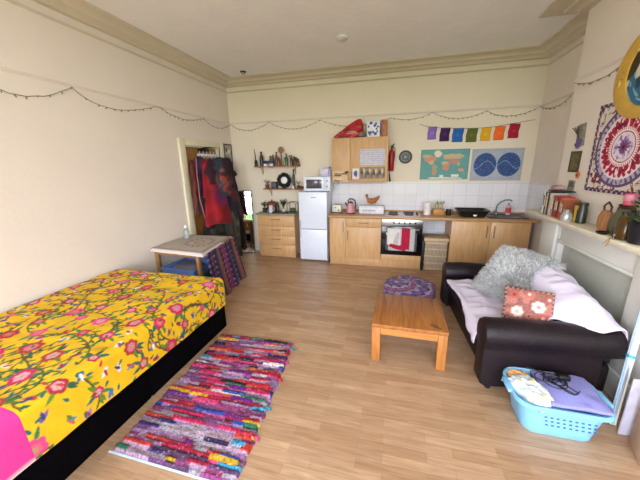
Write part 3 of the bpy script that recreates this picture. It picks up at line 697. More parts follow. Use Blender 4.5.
for k in range(6): MB().tube([(.0,-.25+.1*k,.0),(.03,-.25+.1*k,-.03),(.05,-.25+.1*k,-.02),(.055,-.25+.1*k,.02)],.005,6).tube([(.0,-.25+.1*k,.03),(.02,-.25+.1*k,.045),(.025,-.25+.1*k,.075)],.005,6).build('hook',white,t)
garment('rust_cardigan',4.06,1.88,1.0,.10,.2,-3.13,.06,.1,'#5c2a1e','rust-brown cardigan at the left edge of the clothes on the door','cardigan',8,5)
garment('navy_scarf',4.19,1.93,1.30,.22,.26,-3.10,.09,.12,'#1a1c40','navy blue scarf hanging left of the red coat','scarf',5,5,spots=((1.5,.15,.4,'#5a2a4a'),))
garment('red_coat',4.37,1.90,.80,.34,.70,-3.06,.12,.26,'#95101e','long red coat, biggest of the clothes hanging on the door','coat',1,6,spots=((1.5,.10,.8,'#161428'),(1.0,.30,.55,'#26425a'),(1.3,.5,.38,'#0e0c14'),(1.2,.42,.3,'#b0502e'),(1.45,.66,.35,'#7a1a52')))
garment('teal_jacket',4.60,1.93,1.22,.36,.56,-3.02,.14,.22,'#22323f','dark teal jacket hanging over the right of the red coat','jacket',3,5,spots=((1.6,.45,.45,'#2f5a6e'),(1.8,.65,.4,'#a8482e'),(1.4,.15,.7,'#3a1224'),(1.0,.8,.5,'#5a1430')))
garment('black_coat',4.80,1.93,.80,.30,.36,-3.03,.14,.26,'#121018','black coat hanging at the right of the door','coat',7,6,spots=((1.8,.3,.4,'#2a1a30'),(1.2,.8,.35,'#4a3028'),(2.0,.6,.3,'#5a1428')),skew=.04)
garment('olive_shawl',4.72,1.05,.06,.36,.40,-3.05,.2,.26,'#2c2c24','dark olive patterned shawl reaching the floor below the black coat','shawl',9,8,spots=((1.4,.3,.4,'#55533e'),(1.9,.5,.4,'#3a3028')),skew=0)
garment('dark_skirt',4.35,.98,.10,.5,.6,-3.1,.12,.18,'#1c1820','dark skirt hanging below the red coat behind the side table','skirt',12,7,spots=((1.5,.4,.5,'#3a4030'),))
def strap(pts,r,m): 
    P=[Vector(p) for p in pts]; o=[]
    for i in range(len(P)-1):
        for s in range(6): o.append(P[i].lerp(P[i+1],s/6))
    return MB().tube(o,r,6)
t=thing('shoulder_bag','black shoulder bag hanging low at the left side of the door','bag',(-2.99,4.06,1.0))
mb=MB(); mb.box(-.05,.05,-.07,.08,0,.27,.03,seg=4); mb.build('bag_body',mat('black_canvas','#16141a',.85,bump=.3),t); strap([(0,-.05,.25),(.0,.0,.55),(0,.04,.78)],.008,black).build('strap',mat('black_canvas','#16141a'),t)
t=thing('hanging_drawcord','long pale pink cord hanging down over the red coat','cord',(0,0,0))
strap([at(196,158,'x',-2.97),at(197,175,'x',-2.90),at(200,200,'x',-2.84),at(206,221,'x',-2.83)],.006,white).build('cord',mat('pink_cord','#c06a74',.8),t)
t=thing('grey_belt','long grey strap hanging down the right side of the clothes','belt',(0,0,0))
strap([at(218,163,'x',-2.95),at(226,182,'x',-2.88),at(232,195,'x',-2.86),at(235,212,'x',-2.85)],.012,white).build('strap',mat('grey_strap','#8d8f98',.7),t)
# ================= MIRROR =================
lean=math.radians(5)
t=thing('leaning_mirror','tall narrow dark-framed mirror leaning in the corner beside the door','mirror',(-2.89,5.20,0),rot=(-lean,0,math.radians(22)))
mw,mh=.30,1.28
mb=MB(); mb.box(-mw/2,-mw/2+.018,-.012,.012,0,mh,.003).box(mw/2-.018,mw/2,-.012,.012,0,mh,.003).box(-mw/2,mw/2,-.012,.012,0,.02,.003).box(-mw/2,mw/2,-.012,.012,mh-.02,mh,.003)
mb.build('frame',mat('mirror_frame','#3a3c34',.5),t)
mir=bpy.data.materials.new('mirror_glass'); mir.use_nodes=True; b_=mir.node_tree.nodes['Principled BSDF']; b_.inputs['Metallic'].default_value=1; b_.inputs['Roughness'].default_value=.02; b_.inputs['Base Color'].default_value=(.93,.95,.95,1)
MB().box(-mw/2+.016,mw/2-.016,-.004,.006,.018,mh-.018).build('mirror_glass',mir,t)
# ================= KITCHEN =================
def handle_bar(mb,x,y,z0,z1): mb.tube([(x,y,z0),(x,y-.025,z0),(x,y-.025,z1),(x,y,z1)],.005,6)
hm=mat('handle_metal','#6a5a4c',.4,.5)
YFK=4.85
def cabinet(x0,x1,doors,drawer,label,side=0):
    cx=(x0+x1)/2; t=thing('base_cabinet',label,'cabinet',(cx,(YFK+YB)/2,0)); oy=(YFK+YB)/2
    MB().box(x0-cx,x1-cx,YFK+.02-oy,YB-.015-oy,.14,.858).build('carcass',oak,t)
    z1=.852
    if drawer:
        a,b=drawer; d=MB().box(a-cx+.002,b-cx-.002,YFK-oy,YFK+.019-oy,.705,z1,.002).build('drawer',oak,t)
        MB().tube([((a+b)/2-cx-.08,YFK-oy,.78),((a+b)/2-cx-.08,YFK-.025-oy,.78),((a+b)/2-cx+.08,YFK-.025-oy,.78),((a+b)/2-cx+.08,YFK-oy,.78)],.005,6).build('handle',hm,d)
    for a,b,top,hx in doors:
        d=MB().box(a-cx+.002,b-cx-.002,YFK-oy,YFK+.019-oy,.145,top,.002).build('door',oak,t)
        mb=MB(); handle_bar(mb,hx-cx,YFK-oy,top-.24,top-.06); mb.build('handle',hm,d)
    return t
xe=[at(u,235,'y',YFK).x for u in (329.5,345.5,381,422.5,452,497,531)]
cabinet(xe[0],xe[2],[(xe[0],xe[1],.852,xe[1]-.04),(xe[1],xe[2],.70,xe[1]+.04)],(xe[1],xe[2]),'pale beech base cabinet with a drawer between fridge and oven')
cabinet(xe[4]-.02,2.0,[(xe[4]-.02,(xe[4]+2.0)/2,.852,(xe[4]+2.0)/2-.05),((xe[4]+2.0)/2,2.0,.852,(xe[4]+2.0)/2+.05)],None,'pale beech double-door cabinet under the sink')
# plinth
t=thing('plinth','pale beech plinth board along the bottom of the left kitchen units','plinth',((xe[0]+xe[3])/2,YFK+.05,0)); w=(xe[3]-xe[0])/2
MB().box(-w,w,0,.016,0,.138,.002).build('board',oak,t)
o=MB().box(xe[0]-.03-.5,XR-.014-.5,-.32,.28-.014,.86,.90,.006).build('worktop',oakd,loc=(.5,YB-.28,0),label='long wood-effect kitchen worktop running along the back wall',cat='worktop')
o=MB().box(xe[0]-.03-.5,XR-.014-.5,.25,.268-.002,.90,.93,.003).build('worktop_upstand',oakd,o)
# oven
ox0,ox1=xe[2]+.004,xe[3]-.004; oc=(ox0+ox1)/2; hw=(ox1-ox0)/2
t=thing('oven','built-in black oven with a steel control panel and towels over its door','oven',(oc,YFK,0))
MB().box(-hw,hw,.02,.5,.20,.855).build('oven_body',darkiron,t)
cp=MB().box(-hw,hw,-.01,.02,.745,.855,.003).build('control_panel',steel,t)
for k in (-2,-1,0,1,2): MB().lathe([(.017,0),(.015,.02),(.0001,.021)],n=14,M=Matrix.Translation((k*.085+.04,-.01,.8))@Matrix.Rotation(PI/2,4,'X')).build('knob',darkiron,cp)
od=MB().box(-hw,hw,-.015,.02,.25,.74,.004).build('oven_door',mat('oven_black','#0c0c0d',.15),t)
MB().box(-hw+.08,hw-.08,-.018,-.014,.33,.64,.001).build('door_glass',mat('oven_glass','#55585a',.1),od)
MB().tube([(-hw+.06,-.015,.70),(-hw+.06,-.05,.70),(hw-.06,-.05,.70),(hw-.06,-.015,.70)],.008,8).build('handle',steel,od)
MB().box(-hw,hw,-.0,.02,.14,.245,.002).build('lower_panel',oak,t)
def towel(name,xa,xb,z0,z1,y,m,label,pat=None,sk=0):
    nu,nv=18,24; rows=[]
    for i in range(nu):
        row=[]
        for j in range(nv):
            u=i/(nu-1); s=j/(nv-1); x=xa+(xb-xa)*u; 
            if s<.12: a=s/.12*PI; row.append(Vector((x,y+.012*(math.cos(a)+0)+.0,z1+.012*math.sin(a))))
            else: f=(s-.12)/.88; row.append(Vector((x+sk*f*f+.004*math.sin(u*9),y-.013+.004*math.sin(u*PI*3+f*2)*f,z1-(z1-z0)*f)))
        rows.append(row)
    mb=MB(); mb.grid(rows); cxx=(xa+xb)/2
    o=mb.build(name,m,smooth=True,loc=(0,0,0),label=label,cat='tea towel')
    s=o.modifiers.new('thickness','SOLIDIFY'); s.thickness=.003; return o
yh=YFK-.05
twl=mat('towel_white','#d8d2cc',.9,var=.06,scale=30)
towel('tea_towel',oc-hw+.10,oc-.02,.44,.708,yh,twl,'white tea towel folded over the left of the oven handle')
towel('tea_towel',oc-hw+.12,oc+.21,.34,.706,yh+.001,mat('towel_grey','#b9b4b2',.9,var=.1,scale=40),'pale grey tea towel hanging behind the white and red ones on the oven')
red=mat('towel_red','#a80f38',.9)
towel('oven_glove',oc+.0,oc+.13,.37,.712,yh-.007,red,'crimson red oven glove hanging in an L shape over the oven door')
bpy.data.objects['oven_glove']['category']='oven glove'
o=bpy.data.objects['oven_glove']
MB().prism([(oc-.20,.415),(oc-.17,.46),(oc-.03,.43),(oc+.02,.46),(oc+.09,.38),(oc+.06,.345),(oc-.08,.37)],yh-.018,yh-.03,M=Matrix(((1,0,0,0),(0,0,1,0),(0,1,0,0),(0,0,0,1)))).build('glove_thumb',red,o)
# hob
q=(at(386,213,'z',.9),at(421,213,'z',.9)); hx=(-.1+.45)/2
t=thing('hob','brown-black electric hob with four round plates set in the worktop','hob',(oc,5.12,.90))
MB().box(-.29,.29,-.22,.22,0,.008,.004).build('hob_plate',steel,t)
for a,b,r_ in ((-.15,-.1,.088),(.11,-.1,.075),(-.15,.11,.075),(.11,.11,.088)): MB().lathe([(r_,.008),(r_,.02),(r_-.01,.024),(.0001,.024)],(a,b,0)).build('ring_plate',mat('hob_ring','#3a2a24',.5),t)
for k in range(4): MB().lathe([(.015,.008),(.014,.026),(.0001,.027)],(.245,-.12+.07*k,0),14).build('knob',darkiron,t)
# gap: wicker laundry hamper
q0=at(424,240,'y',4.9).x; q1=at(449,240,'y',4.9).x; c=(q0+q1)/2+.0; w=(q1-q0)/2
t=thing('wicker_hamper','tall cream wicker hamper with a lid in the gap beside the oven','hamper',(c,5.03,0))
wk=mat('cream_wicker','#c2ae92',.75,var=.2,scale=60); mb=MB(); k_=w-.02
V=mb.box(-k_,k_,-.15,.15,0,.50,.02)
for k in range(16):
    for sgn in (-1,1): mb.box(-k_+.012+k*(2*k_-.03)/15-.004,-k_+.012+k*(2*k_-.03)/15+.004,sgn*.153-.004,sgn*.153+.004,.03,.48,.002)
for z in (.02,.13,.25,.37,.48): mb.box(-k_-.006,k_+.006,-.159,.159,z-.009,z+.009,.004)
mb.build('basket_weave',wk,t)
MB().box(-k_-.001,k_+.001,-.1512,.1512,.05,.46).build('rib_gap_sheet',mat('hamper_gap_brown','#8f7c66',.9),t)  # darker brown sheet just outside the body, seen between the ribs
MB().box(-w,w,-.17,.17,.505,.56,.012).build('lid',mat('cream_wicker_lid','#c4a981',.7,var=.15,scale=40),t)
MB().box(-.03,.03,-.176,-.17,.51,.55,.004).build('clasp',wk,t)
t=thing('dark_gap_strip','thin dark strip filling the black gap between the oven and the hamper','tray',((xe[3]+q0)/2+.005,5.0,0)); MB().box(-.013,.013,-.16,.16,0,.52,.006).box(-.016,.016,-.165,-.155,.02,.5,.003).build('dark_body',darkiron,t)  # dark strip added for the blackness of the gap beside the oven
# fridge
fx0,fx1=at(299.6,225,'y',4.93).x,at(327,225,'y',4.93).x; fc=(fx0+fx1)/2; hw=(fx1-fx0)/2; FH=1.285
frm=mat('fridge_white','#dfe6f4',.3,var=.02)
t=thing('fridge_freezer','white two-door fridge freezer with a microwave standing on top','fridge',(fc,5.17,0))
MB().box(-hw,hw,-.19,.22,.02,FH,.006).build('fridge_body',frm,t)
for a,b,nm in ((.045,.615,'freezer_door'),(.625,FH,'fridge_door')):
    d=MB().box(-hw,hw,-.245,-.192,a,b,.008).build(nm,frm,t)
    MB().box(-hw+.01,-hw+.03,-.252,-.244,(a if nm=='fridge_door' else b)-.0+(.02 if nm=='fridge_door' else -.16),(a if nm=='fridge_door' else b)+(.16 if nm=='fridge_door' else -.02),.004).build('handle_recess',mat('fridge_grey','#a9b0ba',.4),d)
    if nm=='fridge_door': MB().box(-.03,.06,-.2465,-.245,FH-.1,FH-.085).build('badge',mat('badge_grey','#8a8f98',.4),d)
for a in (-hw+.04,hw-.04): MB().lathe([(.02,.02),(.018,0)],(a,-.15,0),10).build('foot',black,t)
# microwave
mx0,mx1=at(303.5,182,'y',4.99).x,at(330,182,'y',4.99).x; mc=(mx0+mx1)/2; hw=(mx1-mx0)/2
t=thing('microwave','white microwave oven on top of the fridge freezer','microwave',(mc,5.17,FH))
MB().box(-hw,hw,-.16,.17,.012,.262,.008).build('casing',frm,t)
d=MB().box(-hw,hw-.11,-.178,-.162,.014,.26,.005).build('door',frm,t); MB().box(-hw+.05,hw-.15,-.182,-.177,.06,.215,.012).build('window',mat('microwave_window','#4c4a50',.15),d)
cp=MB().box(hw-.108,hw,-.178,-.162,.014,.26,.005).build('control_panel',frm,t)
for z in (.19,.09): MB().lathe([(.022,0),(.02,.016),(.0001,.018)],n=16,M=Matrix.Translation((hw-.054,-.178,z))@Matrix.Rotation(PI/2,4,'X')).build('dial',mat('dial_grey','#b9bcc2',.4),cp)
for a in (-hw+.04,hw-.04):
    for b in (-.12,.13): MB().lathe([(.012,.013),(.012,0)],(a,b,0),8).build('foot',black,t)
blob('plastic_bag',mat('white_plastic','#cfcde0',.4,bump=.4,bscale=20),(mc+.12,5.15,FH+.262+.075),.10,.07,.078,6,label='crumpled white plastic bag on the right end of the microwave',cat='bag')
t=thing('purple_bottle','small bottle with a purple cap beside the white bag on the microwave','bottle',(mc+.215,5.08,FH+.262))
MB().lathe([(.026,0),(.028,.01),(.028,.09),(.012,.12),(.012,.135)]).build('bottle_body',mat('lilac_plastic','#a79cc8',.4),t); MB().lathe([(.015,.135),(.014,.165),(.0001,.167)]).build('cap',mat('purple_cap','#54306a',.4),t)
# drawer unit
dx0,dx1=-2.56,-1.80; dc=(dx0+dx1)/2; hw=(dx1-dx0)/2; DF=5.07
t=thing('drawer_unit','pale beech four-drawer kitchen unit left of the fridge','drawer unit',(dc,DF,0))
MB().box(-hw,hw,.02,YB-.025-DF,.05,.83).box(-hw+.01,hw-.01,.04,.06,0,.05).build('carcass',oak,t)
MB().box(-hw-.02,hw+.01,-.02,YB-.022-DF,.83,.865,.005).build('worktop',mat('grey_green_top','#8b8f76',.5,var=.15),t)
zs=[.06,.25,.435,.62,.825]
for k in range(4):
    d=MB().box(-hw+.002,hw-.002,0,.019,zs[k],zs[k+1]-.005,.002).build('drawer',oak,t); zc=zs[k+1]-.07
    MB().tube([(-.09,0,zc),(-.09,-.022,zc),(.09,-.022,zc),(.09,0,zc)],.005,6).build('handle',hm,d)
# wall cabinet
WF=5.10; wx0,wx1=at(332,160,'y',WF).x,at(388,160,'y',WF).x; wc=(wx0+wx1)/2; hw=(wx1-wx0)/2; wz0_,wz1_=1.45,2.18; gx=at(350,160,'y',WF).x-wc
t=thing('wall_cabinet','pale beech wall cabinet with posters on its doors and bags on top','wall cabinet',(wc,WF,wz0_)); hh=wz1_-wz0_
MB().box(-hw,hw,.02,YB-WF-.002,0,hh,.003).build('carcass',oak,t)
d1=MB().box(-hw,gx-.002,0,.018,.0,hh,.002).build('door',oak,t); d2=MB().box(gx+.002,hw,0,.018,0,hh,.002).build('door',oak,t)
mb=MB(); handle_bar(mb,gx-.03,0,.03,.17); mb.build('handle',hm,d1); mb=MB(); handle_bar(mb,gx+.03,0,.03,.17); mb.build('handle',hm,d2)
def picture(name,u0,v0,u1,v1,ax,val,C,label,cat,thick=.003,off=None,group=None,parent=None):
    """flat paper on a wall plane; C(nu,nv,3): u left->right, v bottom->top"""
    a=at(u0,v0,ax,val); b=at(u1,v0,ax,val); c_=at(u0,v1,ax,val); d_=at(u1,v1,ax,val)
    zt=(a.z+b.z)/2; zb=(c_.z+d_.z)/2; k=0 if ax=='y' else 1
    l=(a[k]+c_[k])/2; r=(b[k]+d_[k])/2
    C=np.asarray(C); nu,nv=C.shape[:2]; P=np.zeros((nu,nv,3)); u=np.linspace(-1,1,nu)[:,None]; v=np.linspace(0,1,nv)[None]
    P[...,k]=u*(r-l)/2+0*v; P[...,2]=v*(zt-zb)+0*u; P[...,1-k]=0
    o=paintgrid(name,P,C,painted('paper_print',.6),label=label,cat=cat,group=group)
    loc=[0,0,zb]; loc[k]=(l+r)/2; loc[1-k]=val-(thick if True else 0); o.location=loc
    s=o.modifiers.new('thickness','SOLIDIFY'); s.thickness=thick*.8; s.offset=0
    return o
def base(nu,nv,col,seed=0,amt=.1,cells=(10,10)):
    C=np.zeros((nu,nv,3)); C[:]=L3(col); return C*(1+amt*2*(noise2(nu,nv,cells,seed)-.5))[...,None]
def dab(C,x,y,rx,ry,col,seed=0,a=1):
    nu,nv=C.shape[:2]; u=np.linspace(0,1,nu)[:,None]; v=np.linspace(0,1,nv)[None]
    d=((u-x)/rx)**2+((v-y)/ry)**2; n=noise2(nu,nv,(14,14),seed); m=(d+(n-.5)*1.1<1); C[m]=C[m]*(1-a)+L3(col)*a
C=base(60,46,'#c9c6d4',1,.12,(20,14))
for k in range(7): C[:,5+k*6:7+k*6][ (np.random.RandomState(k).rand(60,2)>.4)]=L3('#9a9cae')
picture('poster',360,149,385,165,'y',WF,C,'pale lilac-grey poster with faint lines on the right cabinet door','poster')
C=base(70,40,'#8a7a66',2,.5,(24,12)); 
for k in range(12): dab(C,.08+.08*k,.5+.2*math.sin(k*2.1),.05,.2,['#4a4038','#c9b89a','#6b5a48'][k%3],k)
picture('poster',360,167,385,178.5,'y',WF,C,'brown patterned picture strip below the lilac poster on the cabinet','poster')
C=base(20,26,'#e0dcd8',3,.05); dab(C,.5,.5,.28,.3,'#3d4f96',2)
picture('postcard',352.5,168.5,359,179,'y',WF,C,'small white card with a blue figure on the right cabinet door','postcard')
C=base(60,40,'#d6b487',5,.06); r=np.random.RandomState(3)
for a,b,rx,ry in ((.3,.55,.3,.05),(.6,.7,.3,.05),(.85,.85,.12,.1),(.2,.7,.12,.05)): dab(C,a,b,rx,ry,'#181412',9)
for k in range(26): dab(C,r.rand(),.05+.3*r.rand(),.03,.05,['#e8dcc4','#2a2420'][k%2],k)
picture('drawing',332.6,170.5,349,182,'y',WF,C,'black ink branch drawing at the foot of the left cabinet door','drawing')
# things on top of the wall cabinet
TZ=wz1_
nu,nv=44,40; nz=noise2(nu,nv,(9,9),5); n2=noise2(nu,nv,(20,18),6); th=np.linspace(0,2*PI,nu)[:,None]; s_=np.linspace(0,1,nv)[None]; nz[-1]=nz[0]; n2[-1]=n2[0]
wd=.27*np.sqrt(np.clip(1-s_**1.5,0,1))*(1-.45*s_)*np.clip(s_*14+.5,0,1); cx_=.20*s_**1.2
X=cx_+wd*np.cos(th)*(1+.16*(nz-.5)); Y=(.10*(1-.5*s_)*np.sqrt(np.clip(1-s_**3,0,1)))*np.sin(th)*(1+.5*(n2-.5)); Z=.30*s_+.02*(nz-.5)*np.clip(s_*8,0,1)+0*th
C=np.zeros((nu,nv,3)); C[:]=L3('#b0101f'); C*=(.6+.8*n2)[...,None]; C[(nz>.82)]=L3('#b87a3a'); C[(n2>.8)&(s_+0*th<.35)]=L3('#d8a0ac'); C[(nz<.2)]=L3('#4a1030')
rb=paintgrid('red_bag',BS([X,Y,Z]),C,painted('shiny_foil',.35,bump=.6,bscale=22),label='crumpled red patterned bag leaning on top of the wall cabinet',cat='bag',loc=(wc-.22,5.26,TZ+.004))
t=blob('grey_bag',mat('grey_bag_cloth','#77706c',.8,bump=.3),(wc-.02,5.28,TZ+.06),.10,.08,.055,7,label='small grey bag beside the red bag on the wall cabinet',cat='bag')
cxb=at(373.5,128,'y',5.15).x; C=base(40,50,'#dfe1e8',4,.05)
t=thing('patterned_box','white box with blue floral pattern on top of the wall cabinet','box',(cxb,5.24,TZ))
MB().box(-.105,.105,-.09,.09,0,.255,.004).build('carton',mat('box_white','#dddfe6',.5),t)
mb=MB(); r=random.Random(5)
for k in range(16): mb.ball((-.08+.16*r.random(),-.0905,.03+.2*r.random()),.012+.012*r.random(),.0012,.014+.01*r.random(),5)
mb.build('blue_print',mat('print_blue','#3d4a80',.5),t)
cxo=at(384.3,128,'y',5.15).x; t=thing('orange_box','narrow orange-brown box at the right end of the wall cabinet top','box',(cxo,5.24,TZ)); MB().box(-.045,.045,-.09,.09,0,.265,.003).build('carton',mat('box_orange','#b0683c',.55,var=.3,scale=25),t); MB().box(-.0455,-.035,-.0905,.0905,.0,.2655).build('spine',mat('box_maroon','#5a2a20',.5),t)
# extinguisher hanging by the cabinet
q=at(391.5,158,'y',5.32)
t=thing('fire_extinguisher','small red extinguisher with a black top hanging right of the wall cabinet','fire extinguisher',(q.x,5.35,1.62))
MB().lathe([(.0001,0),(.035,.002),(.046,.02),(.046,.30),(.035,.34),(.015,.365),(.015,.385)],n=20).build('cylinder',mat('extinguisher_red','#a8101c',.3),t)
MB().box(-.018,.03,-.02,.02,.385,.42,.006).tube([(-.01,0,.42),(.045,-.0,.455)],.008,6).tube([(.01,-.02,.40),(.05,-.03,.38),(.052,-.03,.25),(.035,-.045,.12)],.006,6).build('valve_head',black,t)
MB().box(-.02,.02,.04,.078,.1,.3,.003).build('wall_bracket',black,t)
t=thing('tassel_charm','short dark tassel cord hanging under the extinguisher','cord',(q.x-.02,5.38,1.44)); MB().tube([(0,.04,.16),(0,.0,.1),(.01,0,0)],[.004,.01,.016],8).build('tassel',mat('tassel_brown','#4a3c34',.9),t)
# round plaque
q=at(405.5,157,'y',YB); t=thing('round_plaque','round dark grey patterned plaque on the wall right of the cabinet','wall plaque',(q.x,YB-.02,q.z))
M=Matrix.Rotation(PI/2,4,'X'); gm2=mat('pewter','#55585a',.5,.3,var=.3,scale=30)
MB().lathe([(.105,0),(.112,.008),(.105,.016),(.09,.012),(.085,.008),(.05,.012),(.0001,.012)],n=36,M=M@Matrix.Translation((0,0,-.01))).build('disc',gm2,t)
mb=MB()
for k in range(12): a=k*PI/6; mb.ball((.068*math.cos(a),-.004,.068*math.sin(a)),.012,.004,.012,6)
mb.ball((0,-.006,0),.03,.006,.03,8); mb.build('relief',mat('pewter_light','#8f8c86',.5,.3),t)
# maps
def landmap():
    nu,nv=150,100; C=base(nu,nv,'#5e9c98',3,.05)
    L=[(.2,.68,.13,.13,'#c98a72'),(.13,.78,.09,.07,'#b9a878'),(.24,.56,.06,.07,'#cfae84'),(.36,.85,.07,.12,'#e4ddc0'),(.3,.3,.05,.17,'#b89468'),(.31,.42,.05,.07,'#a8a070'),(.52,.72,.05,.06,'#c9a07c'),(.54,.45,.07,.15,'#c98f6a'),(.52,.55,.07,.06,'#c9b488'),(.62,.66,.06,.07,'#b98a70'),(.7,.76,.2,.09,'#c9b08a'),(.72,.58,.1,.07,'#b58a78'),(.79,.5,.03,.06,'#c9a878'),(.86,.3,.07,.06,'#cfa07a'),(.5,.04,.4,.035,'#dcd8c4'),(.92,.2,.015,.04,'#b9a878')]
    for k,a in enumerate(L): dab(C,*a,seed=k+20)
    C[int(.42*nu):int(.5*nu),int(.08*nv):int(.15*nv)]=L3('#e6e6d6'); C[int(.66*nu):int(.82*nu),int(.09*nv):int(.17*nv)]=L3('#e6e6d6')
    C[:2]=C[-2:]=L3('#3d7a78'); C[:,:2]=L3('#3d7a78'); C[:,-2:]=L3('#3d7a78'); return C
picture('world_map',420.5,149.3,468.7,179.3,'y',YB,landmap(),'teal world map poster above the hob','map poster')
def starmap():
    nu,nv=160,96; C=base(nu,nv,'#a9afb8',5,.06); u=np.linspace(0,1,nu)[:,None]; v=np.linspace(0,1,nv)[None]; r=np.random.RandomState(2)
    for cx in (.275,.735):
        d=((u-cx)/.225)**2+((v-.5)/.375)**2; C[d<1]=L3('#24457e'); C[(d<1)&(d>.93)]=L3('#5a7ab0')
        st=(r.rand(nu,nv)>.975)&(d<.9); C[st]=L3('#9fb4d8')
        w=np.abs(v-.5-.12*np.sin((u-cx)*14+(1 if cx<.5 else 2.6)))<.012; C[w&(d<.95)]=L3('#7a9ac8')
    d=r.rand(nu,nv)>.93; edge=(v<.1)|(v>.9)|(u<.04)|(u>.96); C[d&edge]=L3('#6a7080'); return C
picture('star_chart',471,148.5,522.5,180.5,'y',YB,starmap(),'grey star chart poster with two blue discs above the sink','map poster')
# rainbow bunting
t=thing('string_of_flags','bunting of seven rainbow-coloured cloth flags on a string above the maps','bunting',(1.15,YB-.015,2.3))
fl_=[(428.6,126.8,437.3,139.5,'#8a6ab8','lilac'),(440.8,127.8,450.6,141.3,'#3a1450','dark purple'),(453.3,128.2,464.2,142,'#1c62b0','blue'),(467.4,128.4,478.2,142,'#5a6420','olive green'),(481.8,127.8,491.8,140.8,'#e0ac1c','yellow'),(495.3,126.3,505.7,139.8,'#ee6a1e','orange'),(509.8,123.8,520.6,138,'#a8122e','crimson')]
pts=[at(u,v,'y',YB-.012) for u,v in ((420,124.2),(427,126.6),(441,128),(454,128.4),(467,128.5),(481,128),(495,126.7),(510,124),(524,121.5),(539,119))]
pp=[]
for i in range(len(pts)-1):
    for s in range(4): pp.append(pts[i].lerp(pts[i+1],s/4)-Vector((1.15,YB-.015,2.3)))
MB().tube(pp,.0035,5).build('string',mat('bunting_string','#6a6258',.9),t)
for u0,v0,u1,v1,c_,nm in fl_:
    a=at(u0,v0,'y',YB-.012); b=at(u1,v0-.3,'y',YB-.012); z1=at((u0+u1)/2,v1,'y',YB-.012).z; rows=[]
    for i in range(9):
        u=i/8; rows.append([Vector((a.x+(b.x-a.x)*u+.004*math.sin(j)-1.15-(.012*j/9 if 1 else 0),.002+.004*math.sin(u*7+j*.3)*j/9,(a.z+(b.z-a.z)*u)*(1-j/9)+(z1+(.012 if i in(0,8) else 0)*0)*(j/9)-2.3)) for j in range(10)])
    mb=MB(); mb.grid(rows); f=mb.build('flag',mat('flag_'+nm.replace(' ','_'),c_,.85,var=.1,scale=40),t,smooth=True,label=nm+' flag')
    s=f.modifiers.new('thickness','SOLIDIFY'); s.thickness=.002
    mx=(a.x+b.x)/2-1.15-.006; mz=(a.z+z1)/2-2.3; mb=MB(); r_=.022
    mb.tube([(mx+r_*math.cos(k*PI/8),-.0055,mz+r_*math.sin(k*PI/8)) for k in range(16)],.0025,4,closed=True)
    mb.tube([(mx-r_*.6,-.0055,mz),(mx+r_*.6,-.0055,mz)],.0022,4).tube([(mx,-.0055,mz-r_*.6),(mx,-.0055,mz+r_*.6)],.0022,4)
    mb.build('printed_motif',mat('motif_'+nm.replace(' ','_'),tuple(min(1,x*1.7+.05) for x in lin(c_)),.85),f)
# ---------- worktop clutter
def top_at(u,v=208): return at(u,v,'y',5.2).x
WT=.90
t=thing('toaster','small cream toaster at the left end of the worktop','toaster',(top_at(337)+.01,5.17,WT))
cm=mat('cream_enamel','#d9d6c4',.35,var=.05)
MB().box(-.085,.085,-.07,.07,.008,.15,.03,seg=4).build('toaster_body',cm,t); MB().box(-.065,.065,-.04,-.015,.149,.152).box(-.065,.065,.015,.04,.149,.152).build('bread_slot',black,t); MB().box(-.03,-.005,-.082,-.068,.09,.105,.003).lathe([(.014,0),(.012,.012),(.0001,.013)],n=12,M=Matrix.Translation((.04,-.07,.05))@Matrix.Rotation(PI/2,4,'X')).build('lever',black,t); MB().box(-.08,.08,-.065,.065,0,.01,.003).build('base',black,t)
t=thing('kettle','pink kettle with black handle and spout on the worktop beside the toaster','kettle',(top_at(351.5),5.10,WT))
MB().lathe([(.078,0),(.08,.015)],n=28).build('power_base',black,t)
MB().lathe([(.078,.016),(.08,.03),(.068,.11),(.052,.17),(.045,.185)],n=28).build('kettle_body',mat('kettle_pink','#cf8f96',.3,var=.04),t)
MB().lathe([(.047,.185),(.04,.2),(.012,.208),(.012,.22),(.0001,.222)],n=24).build('lid',black,t)
MB().tube([(-.045,0,.18),(-.05,0,.225),(-.02,0,.255),(.03,0,.255),(.075,0,.225),(.088,0,.15),(.078,0,.08)],[.009,.01,.011,.011,.01,.01,.008],8).build('handle',black,t)
MB().tube([(-.055,0,.13),(-.075,0,.16),(-.1,0,.19)],[.02,.015,.011],10).build('spout',black,t)
bx0,bx1=at(359,208,'y',5.1).x,at(384,208,'y',5.1).x
t=thing('bread_bin','long white box on the worktop between the kettle and the hob','bread bin',((bx0+bx1)/2,5.16,WT)); hw=(bx1-bx0)/2
MB().box(-hw,hw,-.08,.10,0,.125,.012).build('bin_body',mat('bin_white','#dcdce2',.35),t); MB().box(-hw-.003,hw+.003,-.083,.103,.105,.14,.008).build('lid',mat('bin_lid','#cfd0d6',.35),t)
mb=MB()
for k in range(8): mb.box(-hw+.07+k*.028,-hw+.088+k*.028,-.0815,-.0795,.045,.075)
mb.build('printed_lettering',mat('print_grey','#8f92a0',.6),t)
t=thing('hen_figurine','orange-brown hen figurine standing on the white bread bin','figurine',((bx0+bx1)/2+.0,5.17,WT+.14),rz=.1)
hn=mat('hen_brown','#a9642c',.6,var=.35,scale=25)
MB().ball((0,0,.075),.085,.045,.048,12).tube([(.05,0,.09),(.10,0,.13),(.135,0,.165)],[.04,.028,.008],10).tube([(-.05,0,.08),(-.08,0,.13),(-.085,0,.155)],[.035,.02,.018],10).ball((-.092,0,.165),.025,.02,.022,8).build('hen_body',hn,t)
MB().ball((-.092,0,.19),.016,.005,.01,6).build('comb',mat('comb_red','#a02018',.5),t); MB().tube([(-.112,0,.163),(-.135,0,.157)],[.007,.001],6).build('beak',mat('beak_yellow','#c9a23a',.5),t)
